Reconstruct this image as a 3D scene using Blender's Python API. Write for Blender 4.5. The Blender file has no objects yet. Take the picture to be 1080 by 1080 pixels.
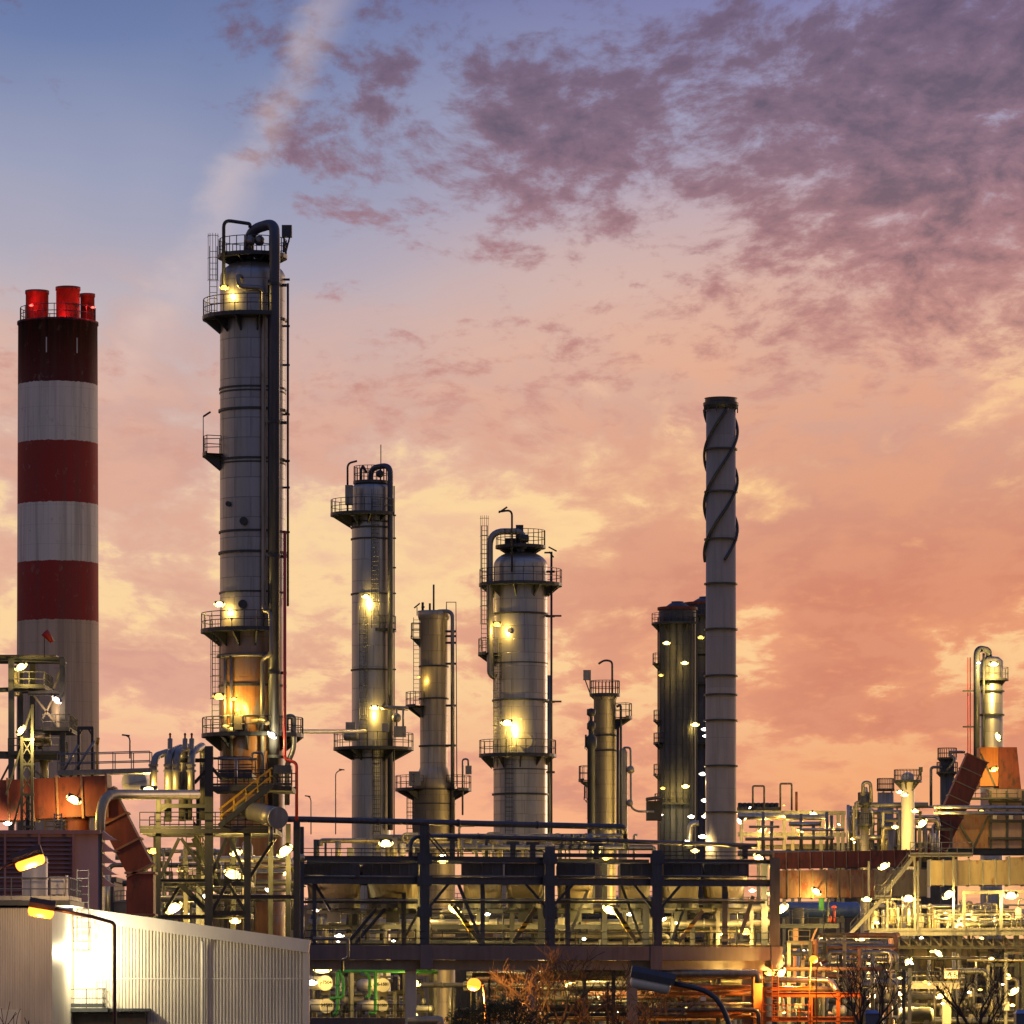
import bpy, math, random
from mathutils import Vector, Matrix
random.seed(7)
SC = bpy.context.scene
COL = SC.collection
R = math.radians
# ---------------------------------------------------------------- view geometry
F, HOR, CZ = 1500.0, 1040.0, 6.0          # focal length in photo pixels, horizon row, eye height in metres
def X(px, Y): return (px - 540.0) * Y / F
def Z(py, Y): return CZ + (HOR - py) * Y / F
def S(n, Y): return n * Y / F
def P(px, py, Y): return Vector((X(px, Y), Y, Z(py, Y)))

# ---------------------------------------------------------------- mesh builder
class MB:
    def __init__(s):
        s.v = []; s.f = []; s.sm = []
    def add(s, vs, fs, smooth=False):
        b = len(s.v)
        s.v.extend(Vector(p) for p in vs)
        for q in fs:
            s.f.append([b + i for i in q]); s.sm.append(smooth)
        return s
    def box(s, x0, x1, y0, y1, z0, z1):
        vs = [(x, y, z) for x in (x0, x1) for y in (y0, y1) for z in (z0, z1)]
        return s.add(vs, [(0,1,3,2),(4,6,7,5),(0,4,5,1),(2,3,7,6),(0,2,6,4),(1,5,7,3)])
    def frame(s, p0, p1, up=None):
        d = (Vector(p1) - Vector(p0)).normalized()
        u = Vector(up) if up else (Vector((0,0,1)) if abs(d.z) < 0.9 else Vector((0,1,0)))
        a = d.cross(u).normalized(); b = a.cross(d).normalized()
        return d, a, b
    def prism(s, p0, p1, prof, up=None, smooth=False):
        p0 = Vector(p0); p1 = Vector(p1)
        d, a, b = s.frame(p0, p1, up); n = len(prof)
        vs = [p0 + a*x + b*y for x, y in prof] + [p1 + a*x + b*y for x, y in prof]
        fs = [(i, (i+1) % n, n + (i+1) % n, n + i) for i in range(n)] + [tuple(range(n-1, -1, -1)), tuple(range(n, 2*n))]
        return s.add(vs, fs, smooth)
    def bar(s, p0, p1, w, h=None, up=None):
        h = h or w
        return s.prism(p0, p1, [(-w/2,-h/2),(w/2,-h/2),(w/2,h/2),(-w/2,h/2)], up)
    def ibeam(s, p0, p1, w, h=None, up=None):
        h = h or w; t = h*0.14; k = w*0.1
        return s.prism(p0, p1, [(-w/2,-h/2),(w/2,-h/2),(w/2,-h/2+t),(k,-h/2+t),(k,h/2-t),(w/2,h/2-t),(w/2,h/2),(-w/2,h/2),(-w/2,h/2-t),(-k,h/2-t),(-k,-h/2+t),(-w/2,-h/2+t)], up)
    def tube(s, pts, r, n=8, bend=0.0, seg=5, caps=True):
        pts = [Vector(p) for p in pts]
        if bend > 0 and len(pts) > 2:
            out = [pts[0]]
            for i in range(1, len(pts)-1):
                a, b, c = pts[i-1], pts[i], pts[i+1]
                la, lc = (a-b).length, (c-b).length
                k = min(bend, la*0.49, lc*0.49)
                u = (a-b).normalized(); w = (c-b).normalized()
                s0, s1 = b + u*k, b + w*k
                for j in range(seg+1):
                    t = j/seg
                    out.append(s0*(1-t)**2 + b*2*t*(1-t) + s1*t*t)
            out.append(pts[-1]); pts = out
        rings = []
        d0 = (pts[1]-pts[0]).normalized()
        ref = Vector((0,0,1)) if abs(d0.z) < 0.9 else Vector((0,1,0))
        a = d0.cross(ref).normalized()
        b0 = len(s.v)
        for i, p in enumerate(pts):
            if i == 0: d = pts[1]-pts[0]
            elif i == len(pts)-1: d = pts[-1]-pts[-2]
            else: d = (pts[i+1]-pts[i]).normalized() + (pts[i]-pts[i-1]).normalized()
            d = d.normalized()
            a = (a - d*a.dot(d)).normalized(); b = d.cross(a)
            rr = r[i] if isinstance(r, (list, tuple)) else r
            for k in range(n):
                t = 2*math.pi*k/n
                s.v.append(p + a*math.cos(t)*rr + b*math.sin(t)*rr)
        for i in range(len(pts)-1):
            for k in range(n):
                s.f.append([b0+i*n+k, b0+i*n+(k+1)%n, b0+(i+1)*n+(k+1)%n, b0+(i+1)*n+k]); s.sm.append(n > 5)
        if caps:
            s.f.append([b0+k for k in range(n-1,-1,-1)]); s.sm.append(False)
            e = b0+(len(pts)-1)*n
            s.f.append([e+k for k in range(n)]); s.sm.append(False)
        return s
    def lathe(s, cx, cy, prof, n=32, a0=0.0, a1=360.0, smooth=True, axis='z'):
        full = abs(a1-a0) >= 359.9
        m = n if full else n+1
        b0 = len(s.v)
        for r, z in prof:
            for k in range(m):
                t = R(a0 + (a1-a0)*k/n)
                if axis == 'z': s.v.append(Vector((cx+r*math.cos(t), cy+r*math.sin(t), z)))
                else: s.v.append(Vector((cx, cy, 0)))
        for i in range(len(prof)-1):
            for k in range(n):
                k2 = (k+1) % m
                s.f.append([b0+i*m+k, b0+i*m+k2, b0+(i+1)*m+k2, b0+(i+1)*m+k]); s.sm.append(smooth)
        return s
    def drum(s, p0, p1, r, n=24, dome=0.25):
        """a vessel along p0-p1 with bulging ends"""
        p0 = Vector(p0); p1 = Vector(p1); d = (p1-p0).normalized()
        pts = []; rr = []
        for i in range(6):
            t = math.pi/2*i/5
            pts.append(p0 - d*dome*r*2*math.cos(t)); rr.append(max(0.02, r*math.sin(t)))
        for i in range(6):
            t = math.pi/2*i/5
            pts.append(p1 + d*dome*r*2*math.sin(t)); rr.append(max(0.02, r*math.cos(t)))
        for i in range(1, len(pts)):
            if (pts[i]-pts[i-1]).length < 1e-4: pts[i] = pts[i] + d*0.01
        return s.tube(pts, rr, n)
    def sphere(s, c, rx, ry=None, rz=None, n=12, m=8):
        ry = ry or rx; rz = rz or rx; c = Vector(c); b0 = len(s.v)
        for j in range(1, m):
            t = math.pi*j/m
            for k in range(n):
                a = 2*math.pi*k/n
                s.v.append(c + Vector((rx*math.sin(t)*math.cos(a), ry*math.sin(t)*math.sin(a), rz*math.cos(t))))
        s.v.append(c+Vector((0,0,rz))); s.v.append(c-Vector((0,0,rz)))
        T = len(s.v)-2; B = T+1
        for j in range(m-2):
            for k in range(n):
                s.f.append([b0+j*n+k, b0+j*n+(k+1)%n, b0+(j+1)*n+(k+1)%n, b0+(j+1)*n+k][::-1]); s.sm.append(True)
        for k in range(n):
            s.f.append([T, b0+k, b0+(k+1)%n]); s.sm.append(True)
            s.f.append([B, b0+(m-2)*n+(k+1)%n, b0+(m-2)*n+k]); s.sm.append(True)
        return s
    def build(s, name, mat, parent=None, origin=None):
        if parent is not None: o0 = WL[parent.name]
        elif origin is not None: o0 = Vector(origin)
        else:
            xs = [v.x for v in s.v]; ys = [v.y for v in s.v]; zs = [v.z for v in s.v]
            o0 = Vector(((min(xs)+max(xs))/2, (min(ys)+max(ys))/2, min(zs)))
        me = bpy.data.meshes.new(name)
        me.from_pydata([tuple(v-o0) for v in s.v], [], s.f)
        me.polygons.foreach_set('use_smooth', s.sm)
        me.update()
        o = bpy.data.objects.new(name, me); COL.objects.link(o)
        if mat is not None: me.materials.append(M[mat] if isinstance(mat, str) else mat)
        if parent is not None: o.parent = parent
        else: o.location = o0
        WL[o.name] = o0
        return o
WL = {}
K = 5000.0/1500.0      # true viewing distance over the nominal layout depth
YREF = {}; DONE = set()
def yref(o, Y): YREF[o.name] = Y; return o
def tag(o, label, cat=None, group=None, kind=None):
    if label: o['label'] = label
    if cat: o['category'] = cat
    if cat and not kind: o['kind'] = 'thing'
    if group: o['group'] = group
    if kind: o['kind'] = kind
    return o
def thing(name, label, cat, loc, group=None):
    o = bpy.data.objects.new(name, None); COL.objects.link(o)
    o.empty_display_size = 0.2
    o.location = loc; WL[o.name] = Vector(loc)
    return tag(o, label, cat, group)
KIDS = {}
def clone(o, parent=None):
    c = o.copy(); COL.objects.link(c)
    if parent is not None: c.parent = parent
    for ch in [x for x in COL.objects if x.parent == o]:
        clone(ch, c)
    return c
def rail(mb, pts, h=1.1, post=1.5, r=0.028, n=4, toe=True):
    """a handrail along a polyline of floor points: posts, top rail, knee rail"""
    pts = [Vector(p) for p in pts]
    for k in (1.0, 0.52):
        mb.tube([p+Vector((0,0,h*k)) for p in pts], r, n)
    for i in range(len(pts)-1):
        a, b = pts[i], pts[i+1]; L = (b-a).length
        m = max(1, round(L/post))
        for j in range(m + (1 if i == len(pts)-2 else 0)):
            p = a.lerp(b, j/m)
            mb.tube([p, p+Vector((0,0,h))], r, n)
    if toe:
        for i in range(len(pts)-1):
            mb.bar(pts[i]+Vector((0,0,0.09)), pts[i+1]+Vector((0,0,0.09)), 0.02, 0.14)
    return mb
def arcpts(cx, cy, r, a0, a1, z, n=None):
    n = n or max(3, int(abs(a1-a0)/14))
    return [Vector((cx+r*math.cos(R(a0+(a1-a0)*i/n)), cy+r*math.sin(R(a0+(a1-a0)*i/n)), z)) for i in range(n+1)]
def ring_platform(root, cx, cy, z, ri, ro, a0=0, a1=360, rail_h=1.15, brackets=6, mat='steel_dark', closed=None, r=0.03, post=1.4):
    mb = MB(); t = 0.14
    n = max(6, int(abs(a1-a0)/12))
    mb.lathe(cx, cy, [(ri, z-t), (ro, z-t), (ro, z+0.12), (ro-0.03, z+0.12), (ro-0.03, z), (ri, z), (ri, z-t)], n, a0, a1, smooth=False)
    for i in range(brackets):
        a = R(a0 + (a1-a0)*(i+0.5)/brackets); c, s_ = math.cos(a), math.sin(a)
        p0 = Vector((cx+ri*0.98*c, cy+ri*0.98*s_, z-t-1.0*min(1.0, (ro-ri))))
        p1 = Vector((cx+(ro-0.1)*c, cy+(ro-0.1)*s_, z-t-0.04))
        p2 = Vector((cx+ri*0.98*c, cy+ri*0.98*s_, z-t-0.04))
        nrm = Vector((-s_, c, 0))*0.05
        mb.add([p0-nrm, p1-nrm, p2-nrm, p0+nrm, p1+nrm, p2+nrm], [(0,1,2),(5,4,3),(0,3,4,1),(1,4,5,2),(2,5,3,0)])
    o = mb.build('platform', mat, root)
    rb = MB()
    pts = arcpts(cx, cy, ro-0.06, a0, a1, z)
    if abs(a1-a0) < 359:
        pts = [Vector((cx+(ri+0.1)*math.cos(R(a0)), cy+(ri+0.1)*math.sin(R(a0)), z))] + pts + [Vector((cx+(ri+0.1)*math.cos(R(a1)), cy+(ri+0.1)*math.sin(R(a1)), z))]
    rail(rb, pts, rail_h, post, r, toe=False)
    rb.build('railing', mat, o)
    return o
def ladder(root, x, y, z0, z1, w=0.5, mat='steel_dark', cage=True, name='ladder', r=0.03, face=-1):
    mb = MB()
    for s in (-1, 1): mb.tube([(x+s*w/2, y, z0), (x+s*w/2, y, z1)], r, 4)
    z = z0+0.3
    while z < z1: 
        mb.tube([(x-w/2, y, z), (x+w/2, y, z)], r*0.7, 4); z += 0.4
    if cage:
        z = z0+2.3; zs = []
        while z < z1+0.9:
            mb.tube([Vector((x+0.38*math.cos(t), y+face*(0.05+0.62*math.sin(t)), z)) for t in [math.pi*k/6 for k in range(7)]], r*0.7, 4); z += 1.5
        for k in (1, 2, 3, 4, 5):
            t = math.pi*k/6
            mb.tube([(x+0.38*math.cos(t), y+face*(0.05+0.62*math.sin(t)), z0+2.3), (x+0.38*math.cos(t), y+face*(0.05+0.62*math.sin(t)), z1+0.8)], r*0.6, 4)
    return mb.build(name, mat, root)
def rings(root, cx, cy, spec, name='stiffener_ring', mat='steel_dark', n=40):
    for r, z, h, d in spec:
        m = MB(); ringband(m, cx, cy, r, z, h, d, n); m.build(name, mat, root)
def ringband(mb, cx, cy, r, z, h=0.12, d=0.08, n=40):
    return mb.lathe(cx, cy, [(r-0.01, z-h/2), (r+d, z-h/2), (r+d, z+h/2), (r-0.01, z+h/2)], n, smooth=False)
# ---------------------------------------------------------------- materials
M = {}
class NT:
    def __init__(s, tree): s.t = tree; s.L = tree.links
    def n(s, kind, **kw):
        o = s.t.nodes.new(kind)
        for k, v in kw.items():
            if k == 'i':
                for kk, vv in v.items():
                    if isinstance(vv, bpy.types.NodeSocket): s.L.new(vv, o.inputs[kk])
                    else: o.inputs[kk].default_value = vv
            else: setattr(o, k, v)
        return o
    def math(s, op, a, b=None, c=None, clamp=False):
        o = s.t.nodes.new('ShaderNodeMath'); o.operation = op; o.use_clamp = clamp
        for i, v in enumerate((a, b, c)):
            if v is None: continue
            if isinstance(v, bpy.types.NodeSocket): s.L.new(v, o.inputs[i])
            else: o.inputs[i].default_value = v
        return o.outputs[0]
    def mix(s, f, a, b, blend='MIX'):
        o = s.t.nodes.new('ShaderNodeMix'); o.data_type = 'RGBA'; o.blend_type = blend
        for k, v in ((0, f), (6, a), (7, b)):
            if isinstance(v, bpy.types.NodeSocket): s.L.new(v, o.inputs[k])
            elif k == 0: o.inputs[0].default_value = v
            else: o.inputs[k].default_value = (*v, 1) if len(v) == 3 else v
        return o.outputs[2]
    def ramp(s, f, stops, interp='LINEAR'):
        o = s.t.nodes.new('ShaderNodeValToRGB'); cr = o.color_ramp; cr.interpolation = interp
        while len(cr.elements) < len(stops): cr.elements.new(0.5)
        for e, (p, c) in zip(cr.elements, stops):
            e.position = p; e.color = (*c, 1) if not isinstance(c, (int, float)) else (c, c, c, 1)
        s.L.new(f, o.inputs[0]); return o.outputs[0]
    def smooth(s, v, lo, hi):
        o = s.t.nodes.new('ShaderNodeMapRange'); o.interpolation_type = 'SMOOTHSTEP'
        s.L.new(v, o.inputs[0]); o.inputs[1].default_value = lo; o.inputs[2].default_value = hi
        return o.outputs[0]
    def noise(s, vec, scale, detail=4, rough=0.55, dist=0.0):
        o = s.n('ShaderNodeTexNoise'); o.inputs['Scale'].default_value = scale; o.inputs['Detail'].default_value = detail
        o.inputs['Roughness'].default_value = rough; o.inputs['Distortion'].default_value = dist
        s.L.new(vec, o.inputs['Vector']); return o.outputs['Fac']
    def mapv(s, vec, scale=(1,1,1), loc=(0,0,0)):
        o = s.n('ShaderNodeMapping'); o.inputs['Scale'].default_value = scale; o.inputs['Location'].default_value = loc
        s.L.new(vec, o.inputs['Vector']); return o.outputs[0]
def newmat(name):
    m = bpy.data.materials.new(name); m.use_nodes = True
    nt = NT(m.node_tree); b = m.node_tree.nodes['Principled BSDF']
    M[name] = m
    return nt, b
def lin(r, g, b):
    f = lambda c: (c/255/12.92 if c/255 <= 0.04045 else ((c/255+0.055)/1.055)**2.4)
    return (f(r), f(g), f(b))
def paint(name, col, rough=0.5, metal=0.0, var=0.35, scale=1.2, rust=0.0, rustcol=(0.16,0.05,0.02), streak=3.0, spec=0.5):
    nt, b = newmat(name)
    tc = nt.n('ShaderNodeTexCoord').outputs['Object']
    v = nt.mapv(tc, (streak, streak, 0.45))
    n1 = nt.noise(v, scale, 5, 0.6); n2 = nt.noise(tc, 0.35*scale, 3)
    k = nt.math('ADD', nt.math('MULTIPLY', n1, 0.65), nt.math('MULTIPLY', n2, 0.5))
    dark = tuple(c*(1-var) for c in col); light = tuple(min(1, c*(1+var*0.6)) for c in col)
    c = nt.ramp(k, [(0.33, dark), (0.72, light)])
    if rust > 0:
        n3 = nt.noise(nt.mapv(tc, (1.3,1.3,0.6), (3,7,1)), 1.1*scale, 6, 0.68)
        c = nt.mix(nt.math('MULTIPLY', nt.smooth(n3, 0.62-0.25*rust, 0.78-0.25*rust), 0.9), c, rustcol)
    nt.L.new(c, b.inputs['Base Color'])
    b.inputs['Metallic'].default_value = metal
    nt.L.new(nt.math('ADD', nt.math('MULTIPLY', n1, 0.3), rough-0.15, clamp=True), b.inputs['Roughness'])
    b.inputs['Specular IOR Level'].default_value = spec
    bump = nt.n('ShaderNodeBump'); bump.inputs['Strength'].default_value = 0.12; bump.inputs['Distance'].default_value = 0.02
    nt.L.new(n1, bump.inputs['Height']); nt.L.new(bump.outputs[0], b.inputs['Normal'])
    return M[name]
def clad(name, col, radius, row=1.0, width=1.9, metal=0.75, rough=0.38, rust=None, seam=0.5, streak=0.5):
    """sheet-metal insulation jacket round a vertical vessel: panel seams, uneven sheets, streaks; object origin lies on the axis"""
    nt, b = newmat(name)
    tc = nt.n('ShaderNodeTexCoord').outputs['Object']
    sx = nt.n('ShaderNodeSeparateXYZ'); nt.L.new(tc, sx.inputs[0])
    ang = nt.math('ARCTAN2', sx.outputs[1], sx.outputs[0])
    arc = nt.math('MULTIPLY', ang, radius)
    uv = nt.n('ShaderNodeCombineXYZ'); nt.L.new(arc, uv.inputs[0]); nt.L.new(sx.outputs[2], uv.inputs[1])
    br = nt.n('ShaderNodeTexBrick'); nt.L.new(uv.outputs[0], br.inputs['Vector'])
    br.inputs['Scale'].default_value = 1.0; br.inputs['Brick Width'].default_value = width; br.inputs['Row Height'].default_value = row
    br.inputs['Mortar Size'].default_value = 0.03; br.inputs['Mortar Smooth'].default_value = 0.3
    br.inputs['Color1'].default_value = (0.82,0.82,0.82,1); br.inputs['Color2'].default_value = (1,1,1,1); br.inputs['Mortar'].default_value = (0.25+seam*0.6,)*3+(1,)
    br.inputs['Bias'].default_value = 0.0
    cyl = nt.n('ShaderNodeCombineXYZ')
    nt.L.new(nt.math('MULTIPLY', nt.math('COSINE', ang), radius), cyl.inputs[0]); nt.L.new(nt.math('MULTIPLY', nt.math('SINE', ang), radius), cyl.inputs[1]); nt.L.new(sx.outputs[2], cyl.inputs[2])
    st = nt.noise(nt.mapv(cyl.outputs[0], (2.6,2.6,0.10)), 1.0, 6, 0.65)
    bl = nt.noise(nt.mapv(cyl.outputs[0], (0.5,0.5,0.22)), 1.0, 4, 0.6)
    c = nt.mix(1.0, col, br.outputs['Color'], 'MULTIPLY')
    c = nt.mix(nt.math('MULTIPLY', nt.smooth(st, 0.42, 0.72), streak), c, tuple(x*0.42 for x in col))
    c = nt.mix(nt.math('MULTIPLY', nt.smooth(bl, 0.45, 0.7), 0.3), c, (0.22,0.2,0.16))
    rg = nt.math('ADD', nt.math('MULTIPLY', st, 0.25), rough-0.1)
    me = metal
    if rust:
        zlo, zhi, amt = rust
        zz = nt.math('ADD', sx.outputs[2], nt.math('MULTIPLY', nt.math('SUBTRACT', bl, 0.5), 9.0))
        m1 = nt.math('SUBTRACT', 1.0, nt.smooth(zz, zlo, zhi))
        rn = nt.noise(nt.mapv(cyl.outputs[0], (0.9,0.9,0.35), (5,1,2)), 1.0, 6, 0.7)
        m2 = nt.math('MULTIPLY', m1, nt.smooth(rn, 0.30, 0.50)); m2 = nt.math('MULTIPLY', m2, amt)
        c = nt.mix(m2, c, nt.ramp(st, [(0.3,(0.20,0.075,0.02)),(0.7,(0.42,0.19,0.05))]))
        me = nt.math('MULTIPLY', nt.math('SUBTRACT', 1.0, m2), metal)
        nt.L.new(me, b.inputs['Metallic'])
    else: b.inputs['Metallic'].default_value = metal
    nt.L.new(c, b.inputs['Base Color']); nt.L.new(rg, b.inputs['Roughness'])
    bump = nt.n('ShaderNodeBump'); bump.inputs['Strength'].default_value = 0.35; bump.inputs['Distance'].default_value = 0.05
    h = nt.math('ADD', br.outputs['Fac'], nt.math('MULTIPLY', bl, -1.2)); h = nt.math('MULTIPLY', h, -1.0)
    nt.L.new(h, bump.inputs['Height']); nt.L.new(bump.outputs[0], b.inputs['Normal'])
    return M[name]
def emit(name, col, strength):
    nt, b = newmat(name)
    b.inputs['Base Color'].default_value = (*col, 1); b.inputs['Emission Color'].default_value = (*col, 1)
    b.inputs['Emission Strength'].default_value = strength
    return M[name]
paint('steel_dark', (0.045,0.052,0.062), 0.5, 0.2, 0.4, 2.0)
paint('steel_blue', (0.065,0.075,0.10), 0.5, 0.2, 0.4, 1.5)
paint('steel_grey', (0.11,0.108,0.10), 0.5, 0.3, 0.4, 1.5, rust=0.25)
paint('galv', (0.26,0.26,0.25), 0.45, 0.6, 0.35, 2.0)
paint('pipe_grey', (0.27,0.265,0.25), 0.42, 0.55, 0.4, 1.0, rust=0.15)
paint('pipe_blue', (0.075,0.085,0.12), 0.45, 0.3, 0.35, 1.0)
paint('pipe_warm', (0.36,0.32,0.22), 0.42, 0.5, 0.4, 1.0, rust=0.2)
paint('alu', (0.52,0.50,0.45), 0.36, 0.8, 0.35, 0.9)
paint('tank_white', (0.66,0.63,0.56), 0.45, 0.1, 0.25, 0.6)
paint('yellow', (0.55,0.33,0.03), 0.5, 0.0, 0.3, 2.0)
paint('green', (0.03,0.22,0.05), 0.45, 0.0, 0.3, 2.0)
paint('red', (0.42,0.03,0.02), 0.45, 0.0, 0.3, 1.5)
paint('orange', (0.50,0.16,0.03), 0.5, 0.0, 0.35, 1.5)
paint('rust_red', (0.19,0.042,0.026), 0.65, 0.0, 0.5, 0.8, rust=0.45, rustcol=(0.07,0.03,0.022))
paint('rust_pale', (0.30,0.17,0.11), 0.65, 0.0, 0.45, 0.8, rust=0.6, rustcol=(0.26,0.075,0.04))
paint('duct_pale', (0.30,0.24,0.15), 0.6, 0.1, 0.4, 0.7, rust=0.2)
paint('furnace_rust', (0.20,0.045,0.03), 0.7, 0.0, 0.55, 0.7, rust=0.4, rustcol=(0.04,0.02,0.018))
paint('clad_wall', (0.58,0.54,0.47), 0.5, 0.15, 0.26, 0.8, streak=3.0)
paint('fascia', (0.62,0.57,0.53), 0.5, 0.15, 0.15, 0.4)
paint('louvre', (0.27,0.19,0.20), 0.55, 0.1, 0.3, 1.0)
paint('louvre_pale', (0.33,0.28,0.33), 0.55, 0.1, 0.2, 1.0)
paint('concrete', (0.27,0.245,0.23), 0.8, 0.0, 0.25, 0.8)
paint('deck_fascia', (0.17,0.145,0.15), 0.75, 0.0, 0.3, 0.8)
paint('hood', (0.085,0.072,0.055), 0.6, 0.2, 0.4, 0.7)
paint('fin', (0.075,0.08,0.10), 0.55, 0.3, 0.35, 1.5)
paint('lamp_grey', (0.07,0.07,0.08), 0.45, 0.3, 0.25, 3.0)
paint('pole_lamplit', (0.11,0.06,0.045), 0.5, 0.2, 0.3, 3.0)  # reddish cast of the lamp's own light put into the pole colour
paint('ground', (0.06,0.055,0.05), 0.9, 0.0, 0.4, 0.3, streak=1.0)
paint('asphalt', (0.05,0.05,0.05), 0.85, 0.0, 0.3, 0.5, streak=1.0)
paint('bark', (0.055,0.04,0.032), 0.9, 0.0, 0.4, 3.0)
paint('leaf', (0.035,0.05,0.018), 0.7, 0.0, 0.5, 2.0)
paint('black', (0.012,0.012,0.012), 0.6, 0.0, 0.2, 2.0)
paint('blue_paint', (0.10,0.17,0.38), 0.4, 0.1, 0.25, 0.7)
paint('shed', (0.10,0.12,0.17), 0.5, 0.1, 0.25, 1.0)
paint('sign_white', (0.78,0.76,0.66), 0.5, 0.0, 0.08, 1.0)
clad('clad_tower', (0.37,0.37,0.38), 2.2, 1.35, 2.3, 0.7, 0.40, rust=(25.0, 33.0, 0.97))
clad('clad_slim', (0.42,0.42,0.41), 1.7, 1.9, 1.6, 0.75, 0.36)
clad('clad_warm', (0.56,0.49,0.37), 1.3, 1.5, 1.7, 0.55, 0.42, streak=0.7)
clad('clad_wide', (0.46,0.45,0.42), 2.3, 1.15, 2.2, 0.7, 0.36)
clad('clad_small', (0.48,0.43,0.31), 1.05, 1.3, 1.5, 0.6, 0.4, streak=0.6)
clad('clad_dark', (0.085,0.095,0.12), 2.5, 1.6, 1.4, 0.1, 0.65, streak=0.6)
clad('stack_steel', (0.40,0.345,0.28), 1.65, 5.5, 40.0, 0.25, 0.5, seam=0.8, streak=0.35)
emit('lens', (1.0,0.76,0.24), 6.0)
emit('lens_white', (1.0,0.93,0.78), 9.0)
emit('lens_dim', (1.0,0.66,0.12), 2.6)
emit('lens_orange', (1.0,0.24,0.02), 4.5)
emit('sodium', (1.0,0.26,0.02), 3.0)
emit('lens_pink', (1.0,0.72,0.62), 4.0)
emit('window_lit', (1.0,0.82,0.45), 1.6)
paint('lens_off', (0.82,0.76,0.6), 0.3, 0.0, 0.1, 2.0)  # unlit lens, its bright cream includes reflected light put into the colour
paint('glare_red', (0.5,0.02,0.015), 0.4, 0.0, 0.2, 1.0)
def chimney_mat():
    nt, b = newmat('chimney')
    tc = nt.n('ShaderNodeTexCoord').outputs['Object']
    sx = nt.n('ShaderNodeSeparateXYZ'); nt.L.new(tc, sx.inputs[0])
    z = sx.outputs[2]
    zz = [Z(p, 175) for p in (656, 594, 532, 469, 406)]
    red = (0.36,0.035,0.026); white = (0.80,0.74,0.66); base = (0.66,0.50,0.36)  # base: beige concrete with warm light from low lamps mixed into the colour
    stops = [(-1, base), (zz[0], red), (zz[1], white), (zz[2], red), (zz[3], white), (zz[4], (0.11,0.012,0.012))]
    H = Z(340, 175)
    cr = nt.n('ShaderNodeValToRGB'); cr.color_ramp.interpolation = 'CONSTANT'
    while len(cr.color_ramp.elements) < len(stops): cr.color_ramp.elements.new(0.5)
    for e, (p, c) in zip(cr.color_ramp.elements, stops):
        e.position = max(0, p/H); e.color = (*c, 1)
    nt.L.new(nt.math('DIVIDE', nt.math('ADD', z, nt.math('MULTIPLY', nt.noise(tc, 2.2, 6, 0.7), 0.5)), H), cr.inputs[0])
    st = nt.noise(nt.mapv(tc, (1.1,1.1,0.035)), 1.0, 6, 0.65)
    c = nt.mix(nt.math('MULTIPLY', nt.smooth(st, 0.40, 0.70), 0.42), cr.outputs[0], (0.10,0.075,0.06))
    soot = nt.math('MULTIPLY', nt.smooth(z, zz[4]+1, H), nt.smooth(nt.noise(nt.mapv(tc, (1.6,1.6,0.06), (2,3,1)), 1.0, 5, 0.7), 0.4, 0.62))
    c = nt.mix(nt.math('MULTIPLY', soot, 0.9), c, (0.012,0.012,0.016))
    ang = nt.math('ARCTAN2', sx.outputs[1], sx.outputs[0])
    w = nt.math('ABSOLUTE', nt.math('SINE', nt.math('MULTIPLY', ang, 11.0)))
    g = nt.math('SUBTRACT', 1.0, nt.smooth(w, 0.0, 0.06))
    c = nt.mix(nt.math('MULTIPLY', g, 0.35), c, (0.06,0.05,0.045))
    jz = nt.math('ABSOLUTE', nt.math('SINE', nt.math('MULTIPLY', z, math.pi/2.4)))
    c = nt.mix(nt.math('MULTIPLY', nt.math('SUBTRACT', 1.0, nt.smooth(jz, 0.0, 0.07)), 0.22), c, (0.07,0.055,0.045))
    pt = nt.smooth(nt.noise(nt.mapv(tc, (0.8,0.8,0.5), (9,2,4)), 1.0, 7, 0.72), 0.58, 0.66)
    c = nt.mix(nt.math('MULTIPLY', pt, 0.35), c, (0.34,0.27,0.22))
    nt.L.new(c, b.inputs['Base Color']); b.inputs['Roughness'].default_value = 0.8
chimney_mat()
def hazard_mat():
    nt, b = newmat('hazard')
    tc = nt.n('ShaderNodeTexCoord').outputs['Object']
    w = nt.n('ShaderNodeTexWave'); w.inputs['Scale'].default_value = 0.75; w.bands_direction = 'Z'
    nt.L.new(tc, w.inputs['Vector'])
    nt.L.new(nt.ramp(w.outputs['Fac'], [(0.0,(0.02,0.02,0.02)),(0.5,(0.6,0.38,0.02))], 'CONSTANT'), b.inputs['Base Color'])
hazard_mat()
def fan_mat():
    pass
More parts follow.
